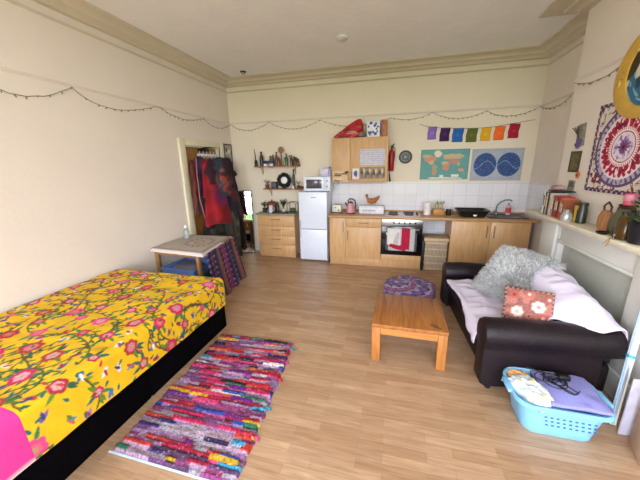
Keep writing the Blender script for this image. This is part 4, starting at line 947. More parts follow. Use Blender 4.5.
MB().tube([(-.015,.012,.035),(-.015,.012,.003),(-.03,.012,.003)],.004,6).tube([(.02,-.012,.035),(.02,-.012,.003),(.005,-.012,.003)],.004,6).build('foot',mat('beak_yellow','#c9a23a'),t)
t=thing('kitchen_roll','white roll of kitchen paper standing right of the hob','kitchen roll',(top_at(427),5.17,WT)); MB().lathe([(.018,0),(.056,.0),(.058,.01),(.058,.20),(.055,.205),(.02,.205),(.018,.19)],n=28).build('paper_roll',mat('paper_white','#e4dfdd',.9,bump=.2),t); MB().lathe([(.018,.0),(.02,.0),(.02,.206),(.0165,.206)],n=16).build('card_tube',mat('card_brown','#a98a68',.8),t)
t=thing('utensil_tub','wooden tub of yellow and green kitchen utensils on the worktop','utensil tub',(top_at(438),5.14,WT))
MB().box(-.085,.085,-.06,.06,0,.105,.008).build('tub',wood('orange_wood','#a06a2c','#bb8444','x',4),t)
r=random.Random(3)
for k in range(8):
    a=-.06+.017*k; z=.16+.05*r.random(); b=r.uniform(-.03,.03); mb=MB().tube([(a,b,.08),(a+r.uniform(-.02,.02),b,z)],.005,6).ball((a+r.uniform(-.02,.02),b,z+.012),.016,.006,.022,6)
    mb.build('utensil',mat('utensil_'+['yellow','green','wood','steel'][k%4],['#d8c04a','#6a8a4a','#b89468','#8a8c8e'][k%4],.5),t)
t=thing('black_mug','black mug with a handle between the utensil tub and the dish rack','mug',(top_at(448),5.12,WT)); MB().lathe([(.0001,.004),(.036,.004),(.038,0),(.042,.01),(.042,.10),(.038,.10),(.037,.012),(.0001,.01)]).build('cup',darkiron,t); MB().tube([(.04,0,.08),(.068,0,.075),(.068,0,.03),(.04,0,.025)],.006,6).build('handle',darkiron,t)
ra,rb_=at(456,215,'y',5.05).x,at(488,215,'y',5.05).x
t=thing('dish_tray','large black dish-drying tray on the worktop left of the sink','dish rack',((ra+rb_)/2,5.08,WT)); hw=(rb_-ra)/2; mb=MB()
rows=[[Vector((x,y,z)) for x,y in rr_(hw*k,.17*k,.04)] for k,z in ((.72,0),(.8,.03),(.95,.10),(1,.115),(1.02,.105))]; V=mb.grid(rows,closev=True); mb.b.faces.new(V[0]); V=mb.grid([[Vector((x,y,z)) for x,y in rr_(hw*k-.005,.17*k-.005,.04)] for k,z in ((.99,.115),(.94,.1),(.79,.034),(.71,.008))],closev=True); mb.b.faces.new(V[-1]); mb.build('dark_body',black,t)
for k in range(7): MB().tube([(-hw*.55+k*hw*.18,-.11,.03),(-hw*.55+k*hw*.18,-.11,.1),(-hw*.55+k*hw*.18,.11,.1),(-hw*.55+k*hw*.18,.11,.03)],.003,5).build('rack_wire',darkiron,t)
MB().lathe([(.0001,.0),(.028,.001),(.03,.006),(.0001,.006)],n=20,M=Matrix.Translation((.02,-.135,.05))@Matrix.Rotation(PI/2-.4,4,'X')).build('sticker',whitem,t)
sx_=1.72; t=thing('kitchen_sink','dark inset kitchen sink in the worktop with an arched tap','sink',(sx_,5.12,WT))
mb=MB(); mb.box(-.27,.27,-.2,-.165,-.0,.012,.004).box(-.27,.27,.165,.2,0,.012,.004).box(-.27,-.23,-.2,.2,0,.012,.004).box(.23,.27,-.2,.2,0,.012,.004).box(-.24,.24,-.18,.18,.0005,.003).build('sink_bowl',mat('sink_dark','#3c4244',.3,.5),t)
tp_=at(497,208,'y',5.28).x-sx_
MB().tube([(tp_,.16,.01),(tp_-.01,.16,.10),(tp_+.0,.155,.16),(tp_+.04,.15,.21),(tp_+.10,.14,.245),(tp_+.16,.12,.25),(tp_+.19,.11,.235)],.011,10).lathe([(.025,.01),(.022,.04),(.012,.045)],(tp_,.16,0),16).build('tap',mat('tap_grey','#6f7d7c',.3,.7),t); MB().tube([(tp_-.02,.16,.05),(tp_-.06,.15,.07)],.006,6).build('tap_lever',mat('tap_grey','#6f7d7c'),t)
t=thing('soap_bottle','red and clear washing-up liquid bottle behind the sink','bottle',(at(509,208,'y',5.2).x,5.22,WT+.013)); MB().lathe([(.035,0),(.038,.01),(.038,.05)],sx=1,sy=.7).lathe([(.038,.05),(.038,.13),(.022,.16),(.012,.165)],sx=1,sy=.7).build('bottle_body',mat('pale_bottle','#c9b4b4',.25),t); MB().lathe([(.039,.035),(.0395,.04),(.0395,.11),(.039,.115)],sy=.72).build('label',mat('label_red','#c0303a',.5),t); MB().lathe([(.012,.165),(.013,.185),(.006,.19),(.0001,.2)]).build('cap',mat('cap_red','#b06058',.4),t)
# ================= SHELVES LEFT OF THE FRIDGE =================
shm=wood('pine_shelf','#8a5a3a','#a8744a','x',3,.5)
def shelf(x0,x1,z,label,depth=.19):
    t=thing('wall_shelf',label,'shelf',((x0+x1)/2,YB,z)); hw=(x1-x0)/2
    MB().box(-hw,hw,-depth,-.001,-.018,0,.003).build('board',shm,t)
    for s in (-1,1): MB().box(s*(hw-.1)-.01,s*(hw-.1)+.01,-.006,-.001,-.16,-.018).tube([(s*(hw-.1),-.006,-.14),(s*(hw-.1),-depth+.08,-.025)],.005,6).build('bracket',mat('bracket_cream','#a08f74',.6),t)
S1,S2=1.742,1.318
shelf(-2.64,-1.76,S1,'upper wooden wall shelf crowded with spice bottles left of the cabinet')
shelf(-2.48,-1.66,S2,'lower wooden wall shelf with a round black wreath and small plants')
def bottle(name,x,y,z,r,h,col,label,capc='#2a2420',group=None,neck=.5,cat='bottle',rough=.3,tr=0):
    t=thing(name,label,cat,(x,y,z),group=group)
    MB().lathe([(.0001,0),(r*.92,0),(r,r*.1),(r,h*.62),(r*.85,h*.7),(r*neck,h*.8),(r*neck,h*.88)],n=16).build('glass',mat('jar_'+col[1:],col,rough,trans=tr),t)
    MB().lathe([(r*neck*1.15,h*.87),(r*neck*1.15,h*.99),(r*neck,h),(.0001,h)],n=16,cap=True).build('cap',mat('cap_'+capc[1:],capc,.45),t)
    return t
sy_=5.32
def sx(u): return at(u,160,'y',sy_).x
t=thing('incense_holder','tall thin dark stick standing at the left end of the upper shelf','ornament',(sx(255.5),sy_,S1)); MB().tube([(0,0,.0),(0,0,.2),(-.015,0,.32)],[.012,.009,.004],8).build('stick',mat('dark_stick','#4a3a2e',.7),t); MB().lathe([(.03,0),(.03,.012),(.012,.02)],n=16).build('base',mat('dark_stick','#4a3a2e'),t)
bottle('bottle',sx(261.5),sy_,S1,.036,.27,'#20281e','tall dark green bottle second from the left on the upper shelf')
t=thing('small_jar','squat black jar left of the tall green bottle on the upper shelf','jar',(sx(259)-.035,sy_-.06,S1)); MB().lathe([(.0001,0),(.028,0),(.03,.08),(.025,.09)],n=16).build('jar',black,t); MB().lathe([(.027,.09),(.027,.11),(.0001,.112)],n=16).build('lid',darkiron,t)
t=thing('blue_box','small navy blue box with white tubs on the upper shelf','box',(sx(269.5),sy_-.06,S1)); MB().box(-.11,.11,-.04,.04,.045,.10,.006).build('carton',mat('navy_card','#26335e',.6),t)
for s,nm in ((-.06,'left'),(.06,'right')):
    MB().lathe([(.0001,0),(.035,0),(.04,.042),(.0001,.043)],n=16).build('tub',whitem,thing('white_tub','small white tub under the %s half of the navy box on the upper shelf'%nm,'tub',(sx(269.5)+s,sy_-.06,S1)))
r=random.Random(12)
spc=[(270,.19,'#7a6a4a','brown-green jar behind the navy box'),(273,.21,'#59422e','dark brown bottle behind the navy box'),(276,.26,'#6a4630','tall brown bottle left of the round ornament'),(278.5,.17,'#7a3a24','rust-red bottle left of the round ornament stem'),(284.5,.15,'#93a076','short pale green jar right of the round ornament'),(287,.22,'#4a5a34','olive green bottle right of the pale green jar'),(289.7,.19,'#a89c84','beige bottle in the middle of the right group'),(292,.19,'#3c3426','dark bottle with a black cap in the right group'),(294.3,.17,'#56482c','olive-brown bottle third from the right end'),(296.3,.15,'#4a2a1e','short maroon-brown bottle second from the right end'),(298,.13,'#6a2c20','smallest red-brown jar at the right end')]
for k,(u,h,c_,lb) in enumerate(spc): bottle('spice_bottle',sx(u),sy_-.0-.025*(k%2)+(.03 if u<279 else 0),S1,.026+.006*(k%3==0),h,c_,lb+' on the upper shelf',capc=['#2a2420','#6a2a20','#3c4a2a','#8a7a5a'][k%4],group='spice bottles on the upper shelf')
t=thing('round_ornament','round brown wooden ornament on a stem among the bottles on the upper shelf','ornament',(sx(281.3),sy_,S1)); MB().lathe([(.03,0),(.03,.01),(.012,.02),(.01,.24)],n=16).build('stem',mat('ornament_wood','#6a4a32',.6),t); MB().lathe([(.0001,-.012),(.05,-.01),(.058,0),(.05,.01),(.03,.006),(.0001,.006)],n=28,M=Matrix.Translation((0,0,.29))@Matrix.Rotation(PI/2,4,'X')).build('disc',mat('ornament_brown','#8a684a',.6,var=.3,scale=40),t)
# lower shelf
def s2(u): return at(u,182,'y',sy_).x
def plant(name,x,y,z,pr,ph,potc,h,n,col,label,seed,spread=.06,trail=0):
    t=thing(name,label,'plant',(x,y,z)); r=random.Random(seed)
    MB().lathe([(.0001,0),(pr*.75,0),(pr,ph),(pr*.92,ph),(pr*.88,ph-.012),(.0001,ph-.012)],n=18).build('pot',mat('pot_'+potc[1:],potc,.6),t)
    st=MB(); lf=MB()
    for k in range(n):
        a=r.random()*2*PI; R=spread*(.3+.7*r.random()); hh=h*(.5+.5*r.random()); dz=-trail*r.random()
        p0=Vector((0,0,ph-.012)); p1=Vector((R*.4*math.cos(a),R*.4*math.sin(a),ph+hh*.7)); p2=Vector((R*math.cos(a),R*math.sin(a),ph+hh+dz))
        st.tube([p0,p1,p2],.0022,4)
        for m in range(3):
            c=p1.lerp(p2,m/2); b=a+r.uniform(-1.5,1.5); L=.022+.4*spread*r.random()*.6; d=Vector((math.cos(b),math.sin(b),r.uniform(-.3,.6))).normalized(); w=d.cross(Vector((0,0,1))).normalized()*L*.35; up_=Vector((0,0,L*.12))
            vs=[lf.b.verts.new(q) for q in (c,c+d*L*.4+w+up_,c+d*L,c+d*L*.4-w+up_)]; lf.b.faces.new(vs)
    st.build('stems',mat('stem_green','#4a5a2c',.6),t); o=lf.build('foliage',mat('leaf_'+col[1:],col,.55,var=.35,scale=30),t,smooth=False,merge=False); return t
plant('potted_plant',s2(267.5),sy_-.02,S2,.04,.075,'#6a3a28',.09,16,'#7d8a5c','small pale green plant in a brown pot at the left of the lower shelf',2)
t=thing('dark_box','dark grey box between the potted plant and the round wreath on the lower shelf','box',(s2(275)-.01,sy_,S2)); MB().box(-.055,.055,-.05,.05,0,.13,.01).build('carton',mat('slate','#43404a',.6),t); MB().box(-.04,.04,-.052,-.049,.04,.1).build('label_panel',mat('slate_l','#5d5a66',.6),t)
t=thing('feather_wreath','round black feathered wreath with a white centre on the lower shelf','wreath',(s2(284.3),sy_-.0,S2+.155)); M=Matrix.Rotation(PI/2,4,'X')
MB().lathe([(.062,-.005),(.066,.01),(.04,.018),(.0001,.016)],n=28,M=M).build('face',mat('clock_face','#e4e6e4',.4),t)
mb=MB(); mb.tube([(.095*math.cos(k*PI/16),0,.095*math.sin(k*PI/16)) for k in range(32)],.03,8,closed=True); r=random.Random(5)
for k in range(260):
    a=r.random()*2*PI; R=.10+.02*r.random(); c=Vector((R*math.cos(a),r.uniform(-.02,.02),R*math.sin(a))); d=(Vector((math.cos(a+r.uniform(-.6,.6)),r.uniform(-.5,.3),math.sin(a+r.uniform(-.6,.6))))).normalized()*.042; w=Vector((-math.sin(a),.3,math.cos(a)))*.008
    mb.b.faces.new([mb.b.verts.new(q) for q in (c-w,c+w,c+d)])
mb.build('feather_ring',mat('black_feather','#15141a',.8,var=.3),t,smooth=False,merge=False); MB().box(-.035,.035,-.03,.04,-.155,-.125,.004).build('stand',black,t)
for u,nm in ((290.5,'left'),(293,'right')):
    pass
t=thing('candle','small white candle in front of the dark bottle on the lower shelf','candle',(s2(294.5),sy_-.09,S2)); MB().lathe([(.018,0),(.018,.055),(.0001,.055)],n=14).build('wax',whitem,t); MB().tube([(0,0,.055),(0,0,.066)],.0015,4).build('wick',black,t)
bottle('bottle',s2(293.3),sy_+.03,S2,.024,.36,'#3a2c28','tall slim dark bottle right of the round wreath on the lower shelf')
plant('potted_plant',s2(299),sy_-.03,S2,.036,.06,'#59301f',.08,10,'#5a5a3a','small dark plant in a brown pot beside the microwave on the lower shelf',4,.05)
t=thing('brown_bowl','small brown bowl at the right end of the lower shelf','bowl',(s2(303),sy_-.05,S2)); MB().lathe([(.0001,.004),(.025,0),(.04,.045),(.037,.045),(.022,.01),(.0001,.008)],n=20).build('bowl_body',mat('pot_brown','#59301f',.5),t)
plant('trailing_plant',at(263,171,'y',5.34).x,5.36,S1-.335,.001,.001,'#6a3a28',.3,12,'#8d9a6c','wispy pale green plant trailing between the two shelves',7,.06,.1) if 0 else None
# on the drawer unit
DT=.867
def dxx(u,v=208,y=5.2): return at(u,v,'y',y).x
plant('potted_plant',dxx(264.5),5.22,DT,.05,.08,'#2e2c26',.13,26,'#3c4a2a','dark leafy plant in a black pot at the left of the drawer unit',9,.09)
t=thing('brown_pot','large copper-brown lidded pot on the drawer unit behind the white jug','pot',(dxx(270.5),5.28,DT)); MB().lathe([(.0001,0),(.075,0),(.095,.04),(.1,.12),(.09,.17),(.092,.175)],n=24).build('pot_body',mat('copper_brown','#7d4a30',.45,.3),t); MB().lathe([(.094,.175),(.07,.2),(.015,.21),(.012,.225),(.018,.235),(.0001,.24)],n=24).build('lid',mat('copper_brown','#7d4a30'),t); MB().tube([(.095,0,.12),(.125,0,.13),(.095,0,.15)],.007,6).tube([(-.095,0,.12),(-.125,0,.13),(-.095,0,.15)],.007,6).build('handle',mat('copper_brown','#7d4a30'),t)
t=thing('white_jug','small white jug at the front of the drawer unit','jug',(dxx(272),5.14,DT)); MB().lathe([(.0001,0),(.036,0),(.045,.04),(.034,.10),(.038,.14),(.035,.14),(.03,.1),(.04,.04),(.0001,.006)],n=20).build('jug_body',mat('jug_white','#cfd0dc',.3),t); MB().tube([(.036,0,.12),(.07,0,.1),(.068,0,.05),(.042,0,.03)],.006,6).build('handle',mat('jug_white','#cfd0dc'),t)
bottle('bottle',dxx(277.8),5.20,DT,.032,.2,'#191d22','black glass bottle right of the white jug on the drawer unit')
plant('potted_plant',dxx(283.6),5.20,DT,.042,.075,'#d8d2c4',.19,44,'#274438','dark teal-green bushy plant in a white pot on the drawer unit',13,.08)
t=thing('wire_rack','grey wire rack with rounded corners at the right of the drawer unit','rack',(dxx(291.8),5.25,DT)); 
for y in (-.08,.08): MB().tube([(-.085,y,.0),(-.085,y,.17),(-.07,y,.2),(.06,y,.2),(.085,y,.18),(.085,y,0)],.006,6).build('frame_hoop',mat('rack_grey','#56584e',.4,.5),t)
MB().box(-.08,.08,-.08,.08,.012,.018).tube([(-.085,-.08,.2-.03),(-.085,.08,.17)],.004,5).tube([(.085,-.08,.17),(.085,.08,.17)],.004,5).build('shelf_wires',mat('rack_grey','#56584e'),t)
blob('green_cloth',mat('moss_cloth','#4d5636',.9,bump=.3),(dxx(292),5.24,DT+.055),.06,.05,.036,3,label='moss green cloth folded inside the wire rack',cat='cloth')
MB().box(-.14,.16,-.05,.05,0,.025,.004).build('tray',mat('dark_gap_strip_','#2c2a26',.5),thing('serving_tray','flat dark tray at the front edge of the drawer unit','tray',(dxx(281),5.115,DT)))
# ================= LEFT WALL PICTURE =================
def frame_pic(name,label,x,y0,y1,z0,z1,C):
    t=thing(name,label,'picture',(x,(y0+y1)/2,z0)); w=(y1-y0)/2; h=z1-z0; fm=mat('dark_wood_frame','#3c3028',.5)
    MB().box(0.002,.02,-w,-w+.02,0,h,.003).box(.002,.02,w-.02,w,0,h,.003).box(.002,.02,-w,w,0,.02,.003).box(.002,.02,-w,w,h-.02,h,.003).build('frame',fm,t)
    nu,nv=C.shape[:2]; P=np.zeros((nu,nv,3)); P[...,0]=.008; P[...,1]=np.linspace(-w+.015,w-.015,nu)[:,None]; P[...,2]=np.linspace(.015,h-.015,nv)[None]
    paintgrid('picture_print',P,C,painted('paper_print',.6),t)
C=base(40,56,'#b0aca4',4,.25,(8,12)); 
for k,(a,b,c_) in enumerate(((.3,.75,'#6a6660'),(.65,.7,'#dcd8d0'),(.4,.45,'#8a8a82'),(.7,.35,'#5a5650'),(.25,.2,'#c9c4b8'),(.6,.12,'#4d4a48'))): dab(C,a,b,.16,.1,c_,k)
frame_pic('framed_picture','dark-framed photo collage on the left wall between door and corner',XL,5.13,5.40,1.72,2.17,C)
t=thing('hanging_basket_hat','small dark brown woven ornament hanging below the framed picture','ornament',(XL+.05,5.37,1.60)); MB().lathe([(.0001,.07),(.03,.065),(.045,.02),(.07,0),(.065,-.02),(.03,-.045),(.0001,-.05)],n=20,sx=.6).build('woven_body',mat('dark_weave','#3a2c24',.9,bump=.5),t); MB().tube([(0,0,.07),(-.02,0,.11)],.003,5).build('loop',darkiron,t)
# ================= CHIMNEY WALL DECORATION =================
def mandala():
    n=230; C=np.zeros((n,n,3)); C[:]=L3('#e4d9d4'); v=np.linspace(-1,1,n)[None]; u=np.linspace(-1,1,n)[:,None]
    R=np.hypot(u,v)/.86; th=np.arctan2(v,u); r=np.random.RandomState(3); nn=noise2(n,n,(34,34),4); n2=noise2(n,n,(16,16),8)
    out=R>1
    C[out]=L3('#ddd0c4'); 
    for t_,c_ in ((.72,'#5a3a66'),(.62,'#9a7a4a')): C[out&(nn>t_-.0)&(nn<t_+.1)]=L3(c_)
    C[out&(n2>.62)&(nn>.5)]=L3('#7a2a3a')
    def band(a,b,c): C[(R>a)&(R<=b)]=L3(c)
    band(.93,1,'#5f4a70'); band(.80,.93,'#b8a8bc'); band(.78,.80,'#e9e2e6'); band(.66,.78,'#e6d8dc'); band(.40,.66,'#efe4e2'); band(.36,.385,'#a02448'); band(0,.36,'#e6d5de')
    m=(R>.80)&(R<.93)&(np.sin(th*36)>.0)&(nn>.4); C[m]=L3('#6a4f7c')
    s=np.sin(th*20); m=(R>.48)&(R<.66+.10*np.abs(np.sin(th*14)))&((nn>.22)); C[m]=L3('#b0183a'); m=(R>.48)&(R<.60)&(np.abs(np.sin(th*10))<.25); C[m]=L3('#e8c4cc')
    m=(R>.53)&(R<.66)&(nn>.66); C[m]=L3('#6a1030')
    m=(R>.42)&(R<.5)&(np.abs(np.sin(th*24))>.8); C[m]=L3('#b84a60')
    C[(R<.30)&(nn>.35)]=L3('#cdb2cc'); m=(R<.1+.2*np.abs(np.cos(th*6))**.6*nn*1.5); C[m]=L3('#8a6aa4'); m=(R<.06+.11*np.abs(np.cos(th*5))); C[m]=L3('#5a3f78'); C[R<.08]=L3('#8a2a4a'); C[R<.04]=L3('#20142a')
    e=1-np.maximum(np.abs(u)+0*v,np.abs(v)+0*u); k=e<.09; C[k]=L3('#5a3a5a'); ck=np.sin(u*40)*np.sin(v*40)+(nn-.5); C[k&(ck>.35)]=L3('#b8a4ac'); C[k&(ck<-.35)]=L3('#3a2440')
    return C
a=at(602,106,'x',XC); bcr=at(586,190,'x',XC); ctr=at(624.5,149,'x',XC)
yt=(a.y+bcr.y)/2; hz=a.z-ctr.z; zb_=bcr.z; half=yt-ctr.y; half=max(half,.36)
n=230; P=np.zeros((n,n,3)); yy=np.linspace(half,-half,n)[:,None]; zz=np.linspace(-(a.z-zb_)/2,(a.z-zb_)/2,n)[None]
P[...,1]=yy; P[...,2]=zz; P[...,0]=-.006-.008*noise2(n,n,(9,3),2)
paintgrid('mandala_tapestry',P,mandala(),painted('tapestry_cloth',.9,bump=.4),label='square mandala tapestry in purple, white and crimson on the chimney breast',cat='tapestry',loc=(XC-.003,yt-half,(a.z+zb_)/2),thick=.003)
# crescent moon plaque
q=at(617,86,'x',XC); qb=at(632,109,'x',XC); Rm=.33; yc=q.y-Rm; zc=q.z+.03
t=thing('moon_plaque','round golden crescent-moon plaque with a blue city scene at the top right','wall plaque',(XC-.002,yc,zc))
Mx=Matrix.Rotation(-PI/2,4,'Y')   # local z -> -x (out from the wall)
mb=MB(); N_=48; ro=[];ri=[]
gold=mat('moon_gold','#cfa545',.45,.1,var=.1)
rowsT=[]
for k in range(N_):
    an=2*PI*k/N_; ox,oy=Rm*math.cos(an),Rm*math.sin(an); r2=Rm*.78; ix,iy=-.055+r2*math.cos(an),r2*math.sin(an)+.01
    # +y local is image-left
    rowsT.append([Vector((-z,y,x)) for (x,y,z) in ((oy,ox,.0),(oy,ox,.022),((oy+iy)/2,(ox+ix)/2,.034),(iy,ix,.022),(iy,ix,.0))])
mb.grid(rowsT,closeu=True); mb.build('crescent',gold,t)
mb=MB(); mb.box(-.037,-.026,.205,.25,-.005,.02,.005).ball((-.034,.245,-.03),.008,.014,.03,6).ball((-.034,.235,.055),.006,.02,.006,6).build('moon_face',gold,t)
nn_=70; C=np.zeros((nn_,nn_,3)); C[:]=L3('#d3d0bc'); rr=np.linspace(0,1,nn_)[:,None]; th=np.linspace(0,2*PI,nn_)[None]
pyy=rr*np.cos(th)*Rm*.79-.055; pzz=rr*np.sin(th)*Rm*.79+.01
sk_=(np.hypot(pyy+.17,pzz+.08)>.31); C[sk_&(pzz>-.02)]=L3('#3a2a18')
sky_=-.02+.05*np.sign(np.sin(pyy*55))*.6+.03*np.sin(pyy*23); b=pzz<sky_; C[b]=L3('#2b6688'); n3=noise2(nn_,nn_,(12,20),2); C[b&(n3>.7)]=L3('#7fb0bc'); C[b&(n3<.22)]=L3('#14384e')
P=BS([-.01+0*pyy,pyy,pzz]); paintgrid('city_scene',P,C,painted('paper_print',.6),t)
bunch_=None
def card(name,u0,v0,u1,v1,col,label,cat,tilt=0,var=.25,extra=None):
    a=at(u0,v0,'x',XC); b=at(u1,v1,'x',XC); w=abs(a.y-b.y)/2; h=abs(a.z-b.z)/2
    w=w*(.62 if extra is bunch_ else .85); t=thing(name,label,cat,(XC-.002,(a.y+b.y)/2,(a.z+b.z)/2),rot=(tilt,0,0)); MB().box(-.004,0,-w,w,-h,h,.001).build('card_sheet',mat(name+'_'+col[1:],col,.7,var=var,scale=30),t)
    if extra: extra(t,w,h)
    return t
def bunch(t,w,h):
    r=random.Random(3)
    for k in range(9): MB().ball((-.012,.01+r.uniform(-.03,.03),-h*.7+r.uniform(-.04,.03)),.014,.016,.018,6).build('flower_head',mat('dried_purple','#5a4470',.9),t)
    for k in range(6): MB().tube([(-.01,.0,-h*.5),(-.016,.02,0),(-.02,.03+.02*k,h*(.8+.1*(k%2)))],.003,5).build('stem',mat('dried_stem','#4a443a',.9),t)
bunch_=bunch
card('dried_bouquet',577,125,586,146,'#8a8578','grey card with a dried purple flower bunch, highest of the small wall pieces','decoration',-.1,.3,bunch)
def inner(t,w,h): MB().box(-.006,-.004,-w*.6,w*.6,-h*.75,h*.75).ball((-.006,0,h*.1),.002,w*.35,h*.4,8).build('print_figure',mat('olive_print','#6a6038',.7,var=.5,scale=40),t)
card('picture_card',571,151.5,579.5,172.5,'#4a4430','dark olive upright card below the dried flowers on the chimney breast','picture',-.0,.4,inner)
q=at(579,175,'x',XC); t=thing('orange_flower','small orange flower stuck below the olive card','flower',(XC-.004,q.y,q.z))
for k in range(6): a_=k*PI/3; MB().ball((-.008,.022*math.cos(a_),.022*math.sin(a_)),.006,.016,.016,6).build('petal',mat('orange_petal','#c8743a',.8),t)
MB().ball((-.014,0,0),.006,.01,.01,6).build('flower_centre',mat('flower_core','#7a3a1c',.8),t)
def inner2(t,w,h): MB().box(-.006,-.004,-w*.6,w*.6,-h*.3,h*.7).build('print_block',mat('grey_print','#5d5850',.7,var=.4,scale=40),t)
card('small_card',569,180,574.5,191,'#8d8678','small grey-brown card lowest on the chimney breast above the books','picture',0,.3,inner2)
# ================= MANTEL ITEMS =================
MZ=ZM+.001
def my(u,v,x=1.66): return at(u,v,'x',x).y
ybk=my(544,192,1.625); r=random.Random(9)
bks=[(.012,.22,'#4f9a9c','thin teal'),(.02,.25,'#e4e2da','tall white'),(.022,.245,'#5a4048','dark plum striped'),(.018,.235,'#b3a9a0','grey patterned'),(.026,.24,'#3f4438','dark green-grey'),(.034,.235,'#d3cabb','thick cream'),(.022,.225,'#a89a90','beige-grey'),(.02,.22,'#8c2a2c','dark red'),(.02,.215,'#a83a3c','brick red'),(.016,.21,'#5c3a34','brown'),(.024,.21,'#9c1f26','scarlet'),(.022,.205,'#b05c34','rust orange'),(.016,.19,'#8a4a2c','rusty brown')]
y=ybk
for k,(w,h,c_,nm) in enumerate(bks):
    w=w*1.5
    t=thing('book','%s book standing in the mantelpiece row'%nm,'book',(1.625,y-w/2,MZ+.0),group='books in a row on the mantelpiece'); d=.13+.02*r.random()
    MB().box(0,d,-w/2,-w/2+.0025,0,h).box(0,d,w/2-.0025,w/2,0,h).box(-.002,.003,-w/2,w/2,0,h,.001).build('cover',mat('book_'+c_[1:],c_,.55,var=.08),t)
    MB().box(.003,d-.004,-w/2+.0026,w/2-.0026,.004,h-.004).build('pages',mat('book_pages','#ddd3bd',.8),t)
    MB().box(-.0028,-.0018,-w*.3,w*.3,h*.35,h*.8).build('spine_title',mat('spine_%d'%(k%3),['#e6dcc8','#2a2424','#c9b070'][k%3],.6,var=.6,scale=60),t)
    y-=w+.0015
yend=y; zb2=MZ+.255
# flat dark magazine across the tops, pink cloth on it
t=thing('flat_book','thin black book lying flat across the tops of the standing books','book',(1.70,ybk-.16,MZ+.2525)); MB().box(-.06,.08,-.14,.12,0,.012,.003).build('cover',mat('black_cover','#1d1a1a',.5),t); MB().box(-.058,.078,-.138,.118,.003,.009).build('pages',mat('book_pages','#ddd3bd'),t)
blob('pink_cloth',mat('dusty_pink_cloth','#b08a90',.9),(1.70,ybk-.10,MZ+.29),.045,.07,.024,5,label='dusty pink cloth on top of the flat black book',cat='cloth')
yj=yend-.055
t=thing('glass_jar','small steel-grey jar with a yellow lid in front of the yellow book','jar',(1.645,yj,MZ)); MB().lathe([(.0001,0),(.045,0),(.05,.015),(.042,.07),(.032,.085)],n=22).build('jar',mat('jar_grey','#b9b9b6',.25,.4),t); MB().lathe([(.036,.085),(.036,.11),(.0001,.112)],n=22).build('lid',mat('lid_grey','#8e8c80',.35,.5),t)
t=thing('yellow_tin','yellow and green tin behind the small grey jar on the mantelpiece','tin',(1.73,yj-.03,MZ)); MB().lathe([(.0001,0),(.045,0),(.045,.155)],n=22).build('tin_body',mat('tin_yellow','#c9a030',.4),t); MB().lathe([(.047,.155),(.047,.175),(.0001,.176)],n=22).build('lid',mat('tin_green','#2c3a2a',.4),t)
bottle('dark_jar',1.70,yj-.125,MZ,.04,.19,'#2a3022','dark green jar right of the yellow tin on the mantelpiece',cat='jar',neck=.8)
ya_=my(606,206); 
bmat=wood('carved_wood','#8a5a34','#b07c50','z',5,.5)
t=thing('wooden_ornament','brown carved wooden ornament with a round handle on the mantelpiece','ornament',(1.70,ya_+.04,MZ))
MB().lathe([(.0001,0),(.05,0),(.068,.04),(.066,.11),(.045,.16),(.036,.165)],n=24,sx=.6,sy=1).build('carved_body',bmat,t); MB().tube([(0,-.036,.155),(0,-.045,.2),(0,0,.235),(0,.045,.2),(0,.036,.155)],.008,8).build('handle',mat('dark_handle','#4a3626',.5),t)
yv=my(621,212)
t=thing('ceramic_jug','large grey-green and brown stoneware jug with two handles on the mantelpiece','jug',(1.705,yv+.01,MZ)); MB().lathe([(.0001,0),(.06,0),(.088,.05),(.085,.13),(.055,.19),(.045,.21)],n=28).build('jug_body',mat('stoneware','#5c5a3c',.4,var=.4,scale=8),t)
MB().lathe([(.045,.21),(.056,.235),(.052,.24),(.038,.215),(.0001,.21)],n=28).build('rim',mat('dark_rim','#3a1a1c',.4),t)
for s in (-1,1): MB().tube([(0,s*.05,.2),(0,s*.09,.205),(0,s*.098,.15),(0,s*.085,.11)],.009,8).build('handle',mat('stoneware_dark','#2c3326',.4),t)
t=thing('amber_bottle','dark amber flat bottle leaning against the stoneware jug','bottle',(1.625,yv-.10,MZ)); MB().lathe([(.0001,0),(.055,0),(.06,.02),(.06,.12),(.03,.16),(.018,.17),(.018,.185)],n=24,sx=.55).build('glass',mat('amber_glass','#4a3410',.2),t); MB().lathe([(.02,.185),(.02,.2),(.0001,.2)],n=14,sx=.9).build('cap',black,t)
t=thing('pink_candle','bright pink candle in a jar top standing in the stoneware jug mouth','candle',(1.705,yv+.01,MZ+.2105)); MB().lathe([(.034,0),(.036,.11),(.03,.115),(.0001,.112)],n=22).build('wax',mat('pink_wax','#e0526e',.4),t); MB().lathe([(.036,.06),(.0375,.065),(.0375,.10),(.036,.105)],n=22).build('glass_band',mat('pink_band','#d08a9c',.3),t); MB().tube([(0,0,.112),(0,0,.125)],.002,5).build('wick',black,t)
q=my(597,210); t=thing('metal_stand','small dark metal dish on the mantelpiece in front of the wooden ornament','dish',(1.615,my(603,220,1.6),MZ)); MB().lathe([(.0001,.004),(.03,0),(.045,.018),(.042,.018),(.026,.006),(.0001,.006)],n=20).build('dish_bowl',darkiron,t)
yp=my(640,228,1.66)-.02
t=thing('black_planter','large black planter with a leafy green plant at the right of the mantelpiece','plant',(1.68,yp,MZ))
MB().lathe([(.0001,0),(.075,0),(.088,.13),(.09,.14),(.082,.14),(.078,.12),(.0001,.12)],n=28).build('planter',mat('navy_black','#14161e',.35),t)
st=MB(); lf=MB(); r=random.Random(2)
